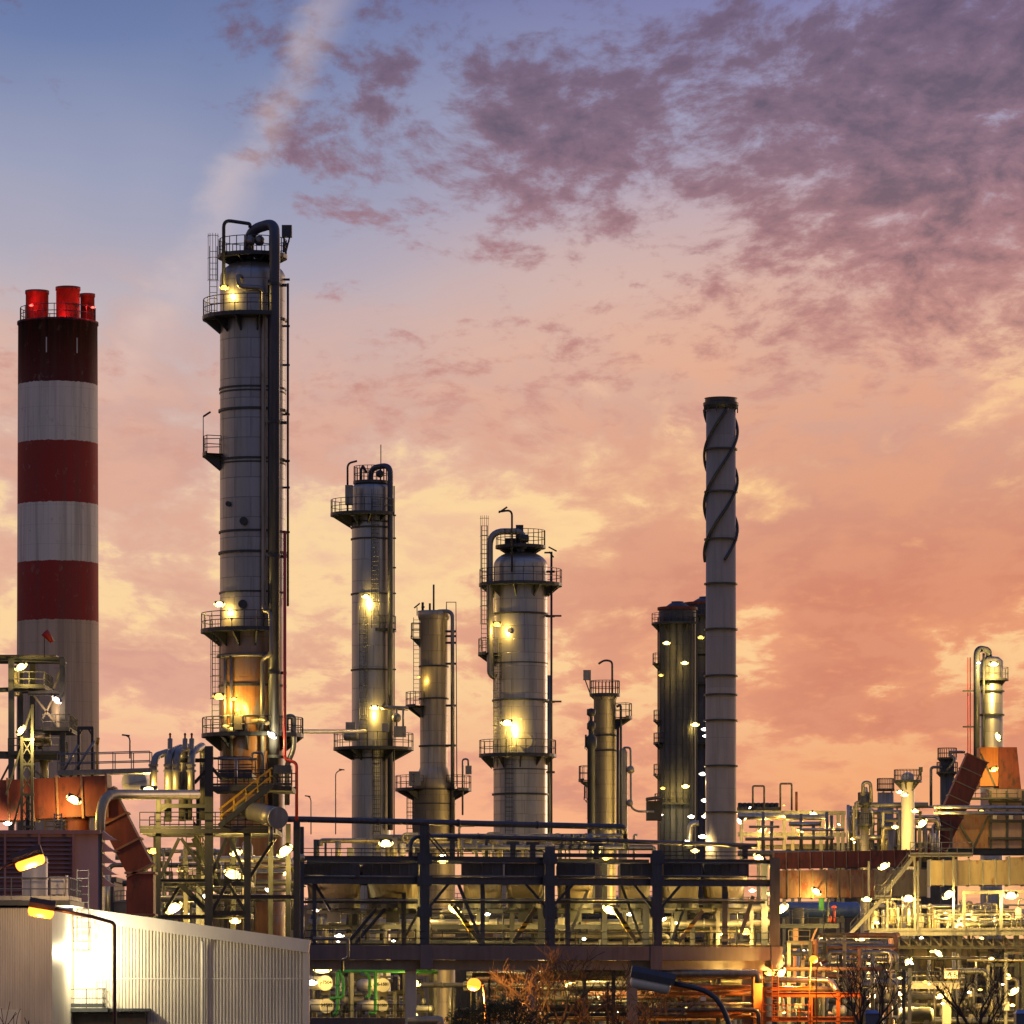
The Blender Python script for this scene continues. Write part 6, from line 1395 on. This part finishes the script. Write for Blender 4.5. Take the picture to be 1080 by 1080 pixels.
# ---------------------------------------------------------------- floodlights
FL = [
 (22,770,69.6,.62,500,-55,'lens','floodlight on top of the slim lattice mast'),
 (22,703,94,.95,350,-25,'lens','floodlight under the roof of the dark steel frame'),
 (60,738,94,.8,220,40,'lens_pink','tilted pinkish floodlight on the dark steel frame near its right-hand column'),
 (78,843,77.6,.95,130,25,'lens','floodlight glaring on the level red duct'),
 (157,834,84.8,1.25,1600,0,'lens','big floodlight glaring over the fat manifold pipe'),
 (8,868,78,.5,200,0,'lens_white','small white lamp under the red duct at the edge of the view'),
 (162,897,90,.8,500,0,'lens_dim','soft round lamp below the stair structure deck beside its outer column'),
 (183,957,86,1.25,1300,-30,'lens','big tilted floodlight just above the warehouse eave'),
 (249,899,90,.85,700,-15,'lens','floodlight below the deck in the middle of the stair structure'),
 (245,922,87.2,1.15,1400,25,'lens','largest floodlight on the lower middle floor of the stair structure'),
 (300,897,87,1.2,1100,-38,'lens','long tilted floodlight beside the drum outlet on the stair structure'),
 (316,884,101,.65,500,0,'lens_white','bright round lamp at the first rack column by the stair structure'),
 (215,945,91,.45,200,0,'lens_white','small white lamp beside the lower stair flight'),
 (248,971,87,.75,600,0,'lens','floodlight low between the stair structure columns above the warehouse eave'),
 (287,775,93,.75,500,38,'lens_white','white tilted lamp on a post at the foot of the tallest column'),
 (236.5,303,94.8,.7,420,0,'lens_dim','lamp high under the top deck of the tallest column'),
 (231.5,637,95,.8,500,0,'lens','lamp on the tallest column just above its wide middle balcony'),
 (231,734,94.2,.9,800,0,'lens_dim','lamp clamped outside the rusty foot of the tallest column'),
 (247,737,93.6,.5,600,0,'lens_dim','lamp over the rusty skirt of the tallest column beside its down pipe'),
 (386,629,123.6,.8,1300,0,'lens','lamp glaring on the slim grey column above its small middle balcony'),
 (395,746,123.3,.8,800,0,'lens','lamp on the slim grey column just above the pipe bridge'),
 (441.5,714,132.4,.4,150,0,'lens_dim','tiny lamp on the ladder side of the tan stepped column'),
 (535,762,118.6,1.15,1800,0,'lens','very bright lamp on the widest column just above its lower balcony'),
 (524,658,119.3,.85,800,0,'lens_dim','lamp on the widest column under its upper balcony'),
 (407,889,118,1.2,1300,0,'lens','big lamp over the rack roof at the foot of the slim grey column'),
 (467,908,104,.8,500,0,'lens','lamp on the rack roof beside the stay rods'),
 (467,902,104.4,.45,0,0,'lens_white','small lamp just over another on the rack roof beside the stay rods'),
 (333,960,105,.55,350,0,'lens_pink','pinkish star-like lamp behind the rack brace near the warehouse'),
 (358,987,116,.75,600,0,'lens_white','lamp low on the rack deck near the pale drain pipe'),
 (480,959,106,1.15,1500,28,'lens','big tilted floodlight under the rack roof below the stay rods'),
 (514,964,112,.5,300,0,'lens_white','small white lamp beside a light steel post under the rack roof'),
 (643,959,107.5,1.25,1600,25,'lens','big tilted floodlight over the olive horizontal vessel'),
 (664.5,964,110,.55,300,0,'lens_white','small white lamp by a hazard-striped brace under the rack'),
 (616,990,111,.45,150,0,'lens_white','small white lamp low in front of the olive horizontal vessel'),
 (626,951,112,.45,200,0,'lens_dim','small dim lamp hung over the olive horizontal vessel'),
 (786,982,112,1.1,1000,0,'lens_dim','wide yellow lamp on the rack deck near its far end'),
 (793.5,939,109,.6,300,0,'lens_pink','pinkish star-like lamp under the roof corner at the far end of the rack'),
 (813.5,942,109.8,.75,500,0,'lens','star-like lamp on the end column of the rack'),
 (824,958,109.4,1.3,1500,-30,'lens','biggest tilted floodlight bracketed off the end column of the rack'),
 (801,905,110,1.15,1200,35,'lens','bright tilted floodlight on the rack roof corner at its far end'),
 (629,898,107,.7,500,0,'lens','star-like lamp on the rack roof under the olive column'),
 (639,905,110,.6,250,0,'lens_dim','dim lamp between coolers on the rack roof under the olive column'),
 (703,678,177.5,1.0,900,0,'lens','lamp highest on the shorter dark twin column'),
 (722,699,177.8,1.0,900,0,'lens','lamp second highest on the shorter dark twin column'),
 (739,672,184,1.0,900,0,'lens_dim','lamp half hidden by the spiral-ribbed stack, highest on its dark neighbour'),
 (697,712,178.4,.7,800,0,'lens_dim','dim lamp on the outer edge of the shorter dark twin column'),
 (733,764,180,1.15,1100,0,'lens','lamp midway down between the two dark twin columns'),
 (743,769,157,.75,300,0,'lens_white','upper one of two close white lamps against the spiral-ribbed stack'),
 (744,776,157,.65,300,0,'lens_white','lower one of two close white lamps against the spiral-ribbed stack'),
 (741,816,157,.8,400,0,'lens_white','single white lamp on the edge of the spiral-ribbed stack, below the close pair'),
 (723,829,177.6,1.05,1000,0,'lens','lamp low in the middle of the shorter dark twin column'),
 (699,831,178.4,.7,900,0,'lens_dim','dim yellow lamp low on the outer edge of the shorter dark twin column'),
 (743,844,157,.75,400,0,'lens_white','white lamp beside the spiral-ribbed stack at the height of the grey cabin'),
 (696,859,178,.85,400,0,'lens_white','white lamp under the small grey cabin of the dark twin column'),
 (729,861,176.8,.9,600,0,'lens_white','white lamp at the foot of the shorter dark twin column over the silver elbow'),
 (743,861,157,.65,300,0,'lens_white','small white lamp at the foot of the spiral-ribbed stack over the silver elbow'),
 (741,882,154,.95,500,0,'lens_white','large round white lamp low beside the spiral-ribbed stack'),
 (726,888,148,.8,400,30,'lens_white','tilted lamp under the silver elbow pipe'),
 (733,897,109.5,.7,500,0,'lens','star-like lamp on the rack roof under the silver elbow pipe'),
 (780,866,158,.75,400,60,'lens_white','upright white lamp clamped to the far side of the spiral-ribbed stack'),
 (804,875,166,1.15,1200,-20,'lens','big lamp among the pipes of the far gantry'),
 (859,859,165,1.3,1300,32,'lens','tilted floodlight along the top of the far gantry'),
 (844,881,166,.6,200,0,'lens_orange','small orange lamp inside the far gantry'),
 (861,940,147.2,1.25,550,35,'lens','tilted floodlight before the broad reddish duct'),
 (914,948,133,1.0,900,0,'lens','round lamp beside the lower flight of the zigzag stair'),
 (932,913,140,1.3,1700,-25,'lens','bright lamp before the upper flight of the zigzag stair'),
 (944,872,158,.85,600,0,'lens','lamp below the small domed column'),
 (965,855,156,.95,700,0,'lens','star-like lamp between the small domed column and the inclined duct'),
 (972,868,155,1.5,900,-38,'lens','long slanted floodlight in front of the inclined duct'),
 (949,835,156,.9,220,0,'lens','first of two close lamps on the small domed column'),
 (954.5,838,156,.9,160,0,'lens','second of two close lamps on the small domed column'),
 (958,947,136,1.4,1500,0,'lens','wide lamp under the cream duct nearest the zigzag stair'),
 (1000,943,136,1.5,1700,-35,'lens','slanted glaring lamp under the cream duct in mid deck'),
 (1066,944,136,1.5,1600,0,'lens','wide lamp under the cream duct nearest the edge of the view'),
 (1014,968,139,.6,500,0,'lens_dim','small lamp among the cabinets on the lit deck'),
 (907,990,129,.95,900,0,'lens','star-like lamp over the tan vessel with the bright end cap'),
 (848,1004,122,.75,400,60,'lens_pink','upright pinkish lamp next to the orange street lamp in the yard'),
 (872,1010,124,.9,700,80,'lens_white','upright white lamp on the end cap of the tan vessel'),
 (914,1005,122,.7,400,40,'lens_pink','tilted pinkish lamp in front of the tan vessel'),
 (957,1014,129,1.0,800,-35,'lens','tilted lamp over the low grey-blue deck beside the pale cabin'),
 (990,1005,129,.95,130,40,'lens','lamp on a pole over the lettered sign board'),
 (823,1026,109.4,1.1,400,-45,'lens','slanted lamp on the orange pipe frame'),
 (812,1026,111,.9,300,0,'lens_dim','wide lamp behind the orange frame ladder'),
 (922,1050,123,.6,350,0,'lens_pink','small pinkish lamp low behind the leafless tree'),
 (951,1050,128,.75,700,60,'lens','upright lamp under the low grey-blue deck'),
 (946.5,1046,128,.5,250,0,'lens_pink','small pinkish lamp at the pier of the low grey-blue deck'),
 (992,1050,128,1.0,900,-20,'lens','lamp under the far end of the low grey-blue deck'),
 (1069,1045,130,1.15,1000,-35,'lens','tilted lamp by the orange door of the panelled building'),
 (1048,700,186,1.3,5000,0,'lens','lamp flooding the cap of the distant column behind the furnace'),
 (1032,699,186,.6,300,0,'lens_white','small lamp in the pipe arch of the distant column'),
 (1053,777,184,1.3,1500,70,'lens','lamp at the foot of the distant column over the furnace hood'),
 (1048,811,167,1.2,1800,-20,'lens_dim','lamp glowing on the side of the furnace hood'),
 (1035,856,163,1.1,900,0,'lens_dim','lamp lighting the furnace side wall under the rail pipes'),
 (340,1021,113,1.6,240,0,'lens','broad glaring lamp under the deck beside the warehouse corner'),
 (329,1036,108,.9,60,0,'lens_white','star-like lamp peeping past the warehouse corner'),
 (438,1036,108.5,1.0,500,25,'lens','tilted lamp against the cream pier under the deck'),
 (633,1028,112,.5,300,0,'lens_white','small white lamp over a lit opening under the deck'),
 (380,1022,114,.8,350,0,'lens','lamp under the deck behind the green header pipe'),
]
def host_of(px, py, Y):
    if 312 <= px <= 830 and 868 <= py <= 1000 and 101 <= Y <= 120: return YR(px)
    if px <= 830 and py > 1000 and 107 <= Y <= 117: return 111
    for y0, y1, h in ((66,72,70),(76,79,80),(84,91.9,88),(92,95.5,97 if px > 200 else 95),(117,120,122),(122.1,125,126),(132,133,134),(146,148,150),(148.1,158,162 if px > 900 else 155),(160,164,172 if px > 1000 else 162),(165,168,172),(176,181,182),(183,187,190),(135,140,138)):
        if y0 <= Y <= y1 and not (px > 820 and Y < 134.9): return h
    return None
for px, py, Y, sz, pw, tilt, mt, lb in FL:
    h = host_of(px, py, Y)
    if 312 <= px < 826 and py < 1000 and 101 <= Y <= 112: Y = h+2.5
    if 140 <= px < 312 and py > 880 and 84 <= Y <= 91: Y = 90.5
    if px > 820 and py > 985: pw *= 3.2
    off = (0,-.3,-.8)
    if 312 <= px < 826 and 868 < py < 1000: pw *= .5
    if px < 312 and 84 <= Y <= 95.5 and not (py < 790 and px > 200): pw *= .5
    if 325 <= px < 445 and py > 1015: pw *= .45
    if py < 790 and 200 < px < 745: off = (.25,.15,-.5); pw *= .33
    if py < 960 and px > 840: pw *= .6
    if 690 < px < 742 and Y > 170: pw *= .22
    flood(px, py, Y, lb, pw*(.8 if mt == 'lens_dim' else 1), sz*1.2, tilt, mt, {'lens_pink':(1,.6,.3),'lens_white':(1,.74,.30),'lens_orange':(1,.36,.04)}.get(mt, (1.0,.62,.13)), host=h, off=off)
# swarms of tiny bulbs strung through the pipework
rb = random.Random(5)
for zone_txt, n, x0, x1, y0, y1, Y0, Y1 in (('under the rack roof',14,330,800,955,994,111.2,113),('below the rack deck',10,420,800,1022,1070,110,112.5),('in the yard beyond the rack end',26,822,1080,988,1072,112,132),('on the lit deck',8,925,1080,955,978,138.1,139.3),('around the far gantry and small columns',14,782,985,846,898,161,171),('around the stair structure',8,150,310,885,968,89,94)):
    for i in range(n):
        Yb = rb.uniform(Y0,Y1)
        flood(rb.uniform(x0,x1), rb.uniform(y0,y1), Yb, 'tiny bulkhead bulb '+zone_txt, 150 if i % 2 else 0, rb.uniform(.35,.62), rb.choice((-40,0,0,30)), rb.choice(('lens','lens_white','lens_dim')), (1,.64,.16), cat='bulb', group='tiny bulbs '+zone_txt, name='bulkhead_bulb', off=(0,-.4,-.3))
# wall pack flooding the warehouse corner
wp = flood(57.6, 1000, 48.6, 'wall lamp flooding the corner of the warehouse beside the annexe', 0, .5, 0, 'lens', yaw=90, host=50)
ld = bpy.data.lights.new('lamp_light', 'POINT'); ld.energy = 1100; ld.color = (1,.85,.5); ld.shadow_soft_size = .15
lo = bpy.data.objects.new('lamp_light', ld); COL.objects.link(lo); lo.parent = wp; lo.rotation_euler = (0,0,0); lo.location = Vector((-1.2,-1.6,-.3))
# ---------------------------------------------------------------- street lamps
def street_lamp(label, pole_px, ptop, head0, head1, Y, lit, polemat='lamp_grey', arc=False, power=500, mids=(), hsize=(.26,.17), cat='street lamp', globe=0, col=(1,.36,.06)):
    root = thing('street_lamp', label, cat, (X(pole_px,Y), Y, 0))
    pts = [(X(pole_px,Y),Y,0), P(pole_px,ptop,Y)] + [P(a_,b_,Y) for a_, b_ in mids] + [P(*head0,Y)]
    m = MB(); m.tube(pts, .05, 8, .9 if arc else .12); m.build('pole', polemat, root)
    a_, b_ = P(*head0,Y), P(*head1,Y); d = (b_-a_)
    up = Vector((0,0,1)); w, h = hsize
    if globe: h = w = .16
    m = MB(); n = 8; prof = [(-w*.5,-h*.15),(w*.5,-h*.15),(w*.5,h*.25),(w*.25,h*.6),(-w*.25,h*.6),(-w*.5,h*.25)]
    m.prism(a_, b_, prof); m.build('head', polemat, root)
    nd = d.normalized(); sd = nd.cross(Vector((0,1,0))); sd = sd if sd.z < 0 else -sd
    c = a_.lerp(b_, .52); L = d.length; m = MB()
    p0, p1 = a_.lerp(b_,.08)+sd*h*.35, a_.lerp(b_,.96)+sd*h*.35
    if globe: m.sphere(b_+Vector((0,-.1,-.05)), globe, globe, globe*.9, 16, 10)
    else: m.drum(p0.lerp(p1,.08), p1.lerp(p0,.08), h*.42, 12, .3)
    m.build('lens', lit or 'lens_off', root)
    if lit and power:
        ld = bpy.data.lights.new('lamp_light', 'POINT'); ld.energy = power; ld.color = col; ld.shadow_soft_size = .15
        lo = bpy.data.objects.new('lamp_light', ld); COL.objects.link(lo); lo.parent = root; lo.location = (b_ if globe else c)+sd*(globe+.35)-WL[root.name]+Vector((0,-.1,0))
    return root
street_lamp('orange street lamp, higher of the pair, reaching in before the louvred house', -14, 922, (14,909.5), (45,899), 46, 'lens_orange', 'pole_lamplit', power=1000, col=(1,.62,.28), hsize=(.3,.46))
street_lamp('orange street lamp with thin bent pole coloured as lit in front of the warehouse', 121, 973.5, (58,959), (31,954.5), 40, 'lens_orange', 'pole_lamplit', power=300, mids=((96,966.5),), hsize=(.3,.38))
street_lamp('unlit grey street lamp with a curved neck before the rack deck', 775, 1095, (711,1037), (665,1028), 27, None, 'lamp_grey', arc=True, mids=((756,1047),), hsize=(.3,.3))
street_lamp('bright orange sodium lamp on a post behind the dark bush', 512, 1062, (510,1039), (500,1037), 60.6, 'sodium', 'pole_lamplit', power=6500, globe=.3)
street_lamp('slender orange-lit gooseneck lamp post in the yard before the orange frame', 861, 1026, (866,1017), (873,1014), 109, None, 'orange', arc=True, mids=((862,1020),), hsize=(.3,.3))
street_lamp('round orange sodium lamp glowing in the yard beyond the rack end', 852, 1085, (855,1013.5), (858,1011), 109.2, 'sodium', 'orange', power=2500, globe=.33)
small_lamp_post(328, 840, 880, 128, 'thin unlit lamp post beyond the rack beside the tallest column', arm=-3)
small_lamp_post(354, 812, 880, 130, 'thin unlit lamp post with hooked neck beside the slim grey column', arm=7)
# ---------------------------------------------------------------- trees
def bare_tree(name, label, px, ytop, Y, spread, seed, mat='bark', levels=5, cat='tree', lean=0.0):
    rr = random.Random(seed); root = thing(name, label, cat, (X(px,Y),Y,0)); H = Z(ytop,Y)
    tr = MB(); br = MB(); tw = MB()
    def grow(p, d, L, r, lev):
        n = 3; pts = [p]
        for i in range(n):
            d = (d+Vector((rr.uniform(-.16,.16), rr.uniform(-.16,.16), rr.uniform(-.04,.12)))).normalized(); p = p+d*L/n; pts.append(p)
        dst = tr if lev == 0 else br if lev <= 2 else tw
        dst.tube(pts, [max(.013,r*(1-.45*i/n)) for i in range(n+1)], 7 if lev == 0 else 5 if lev <= 2 else 3, caps=False)
        if lev >= levels: return
        k = rr.choice((2,3,3)) if lev else 5
        for i in range(k):
            a_ = rr.uniform(0,6.28); t = rr.uniform(.45,1.0) if i else 1.0; q = pts[min(n,int(t*n+.5))]
            w = spread*(.55+.25*lev/levels); nd = (d*1.0+Vector((math.cos(a_)*w, math.sin(a_)*w, rr.uniform(-.05,.4)))).normalized()
            grow(q, nd, L*rr.uniform(.62,.82), r*.56, lev+1)
    grow(Vector((X(px,Y),Y,0)), Vector((lean,0,1)), H*.34, H*.022+.03, 0)
    zs = [v.z for v in tw.v]; f = (H)/max(zs)
    for m in (tr, br, tw):
        for v in m.v: v.z *= f
    tr.build('trunk', mat, root); br.build('branches', mat, root); tw.build('twigs', mat, root)
bare_tree('bare_tree', 'bare twiggy tree reddened by the sodium lamp, its crown over the deck edge', 575, 992, 62, 1.0, 5, levels=6)
bare_tree('bare_tree', 'bare tree behind the unlit grey street lamp, darker than its reddened neighbour', 640, 1012, 63, 1.05, 9, levels=6)
bare_tree('bare_tree', 'bare tree standing before the yard pipework and the orange frame end', 909, 1003, 84, .9, 15, levels=5)
bare_tree('bare_tree', 'bare forked tree in front of the panelled building', 1029, 996, 82, .95, 23, levels=5)
bare_tree('bare_tree', 'small bare sapling against the warehouse foot', 46, 1056, 46.5, .7, 31, levels=4)
def bush(label, blobs, Y, seed, name='evergreen_bush'):
    rr = random.Random(seed); px = sum(b[0] for b in blobs)/len(blobs); root = thing(name, label, 'bush', (X(px,Y),Y,0))
    m = MB()
    for bx, by, r in blobs:
        c = P(bx,by,Y); R_ = S(r,Y)
        for i in range(int(900*(r/20)**1.5)):
            u = Vector((rr.gauss(0,1), rr.gauss(0,1), rr.gauss(0,1))).normalized(); q = c+u*R_*rr.uniform(.55,1.08)*(1+.25*math.sin(u.x*7+bx)*math.cos(u.z*6)); q += Vector((0,rr.uniform(-.2,.6),0))
            t = Vector((rr.uniform(-1,1), rr.uniform(-1,1), rr.uniform(-.2,1))).normalized(); s_ = t.cross(u).normalized() if t.cross(u).length > .1 else Vector((1,0,0)); L = rr.uniform(.06,.16)
            m.add([q-s_*.022, q+s_*.022, q+t*L+s_*.012, q+t*L-s_*.012], [(0,1,2,3)])
    m.build('foliage', 'leaf', root)
    m = MB(); 
    for bx, by, r in blobs: m.tube([(X(px,Y)+rr.uniform(-.2,.2),Y,0), P(bx,by+r*.2,Y)], [.07,.03], 5)
    m.build('stems', 'bark', root)
bush('dark evergreen bush beneath the bright orange sodium lamp', [(486,1076,14),(505,1072,16),(528,1066,15),(548,1072,17),(566,1078,14),(545,1058,7),(515,1062,8)], 59, 3)
# little sheds at the bottom edge
for px, w, Y, l in ((920,7,84,'small blue-grey hut at the foot of a bare tree before the yard'),(1080,8,84,'small blue-grey hut at the edge of the view under the panelled building')):
    root = thing('hut', l, 'hut', (X(px,Y),Y,0)); x0, x1 = X(px-w,Y), X(px+w,Y); ze = Z(1069,Y)
    m = MB(); m.box(x0,x1,Y,Y+1.5,0,ze); m.build('wall', 'shed', root)
    m = MB(); m.prism((x0-.06,Y-.1,ze),(x1+.06,Y-.1,ze), [(0,0),(0,0)]) if False else m.add([(x0-.05,Y-.08,ze+.003),(x1+.05,Y-.08,ze+.003),(x1+.05,Y+1.6,ze+.003),(x0-.05,Y+1.6,ze+.003),(x0+.1,Y+.7,ze+.22),(x1-.1,Y+.7,ze+.22)], [(0,1,5,4),(2,3,4,5),(1,2,5),(3,0,4),(3,2,1,0)]); m.build('roof', 'blue_paint', root)
# ---------------------------------------------------------------- set every thing at its true distance
def place():
    for o in list(COL.objects):
        if o.parent is not None or o.type not in ('EMPTY','MESH') or o.get('kind') == 'structure' or o.name in DONE: continue
        if o is RACKROOT:
            xa, xb = X(312,105), X(812,110.8)
            for c in COL.objects:
                if c.parent == o or (c.parent and c.parent.parent == o):
                    for v in c.data.vertices:
                        v.co.y += (K-1)*(105+(v.co.x+o.location.x-xa)/(xb-xa)*5.8)
                    c.data.update()
            continue
        o.location.y += (K-1)*YREF.get(o.name, o.location.y)
place()
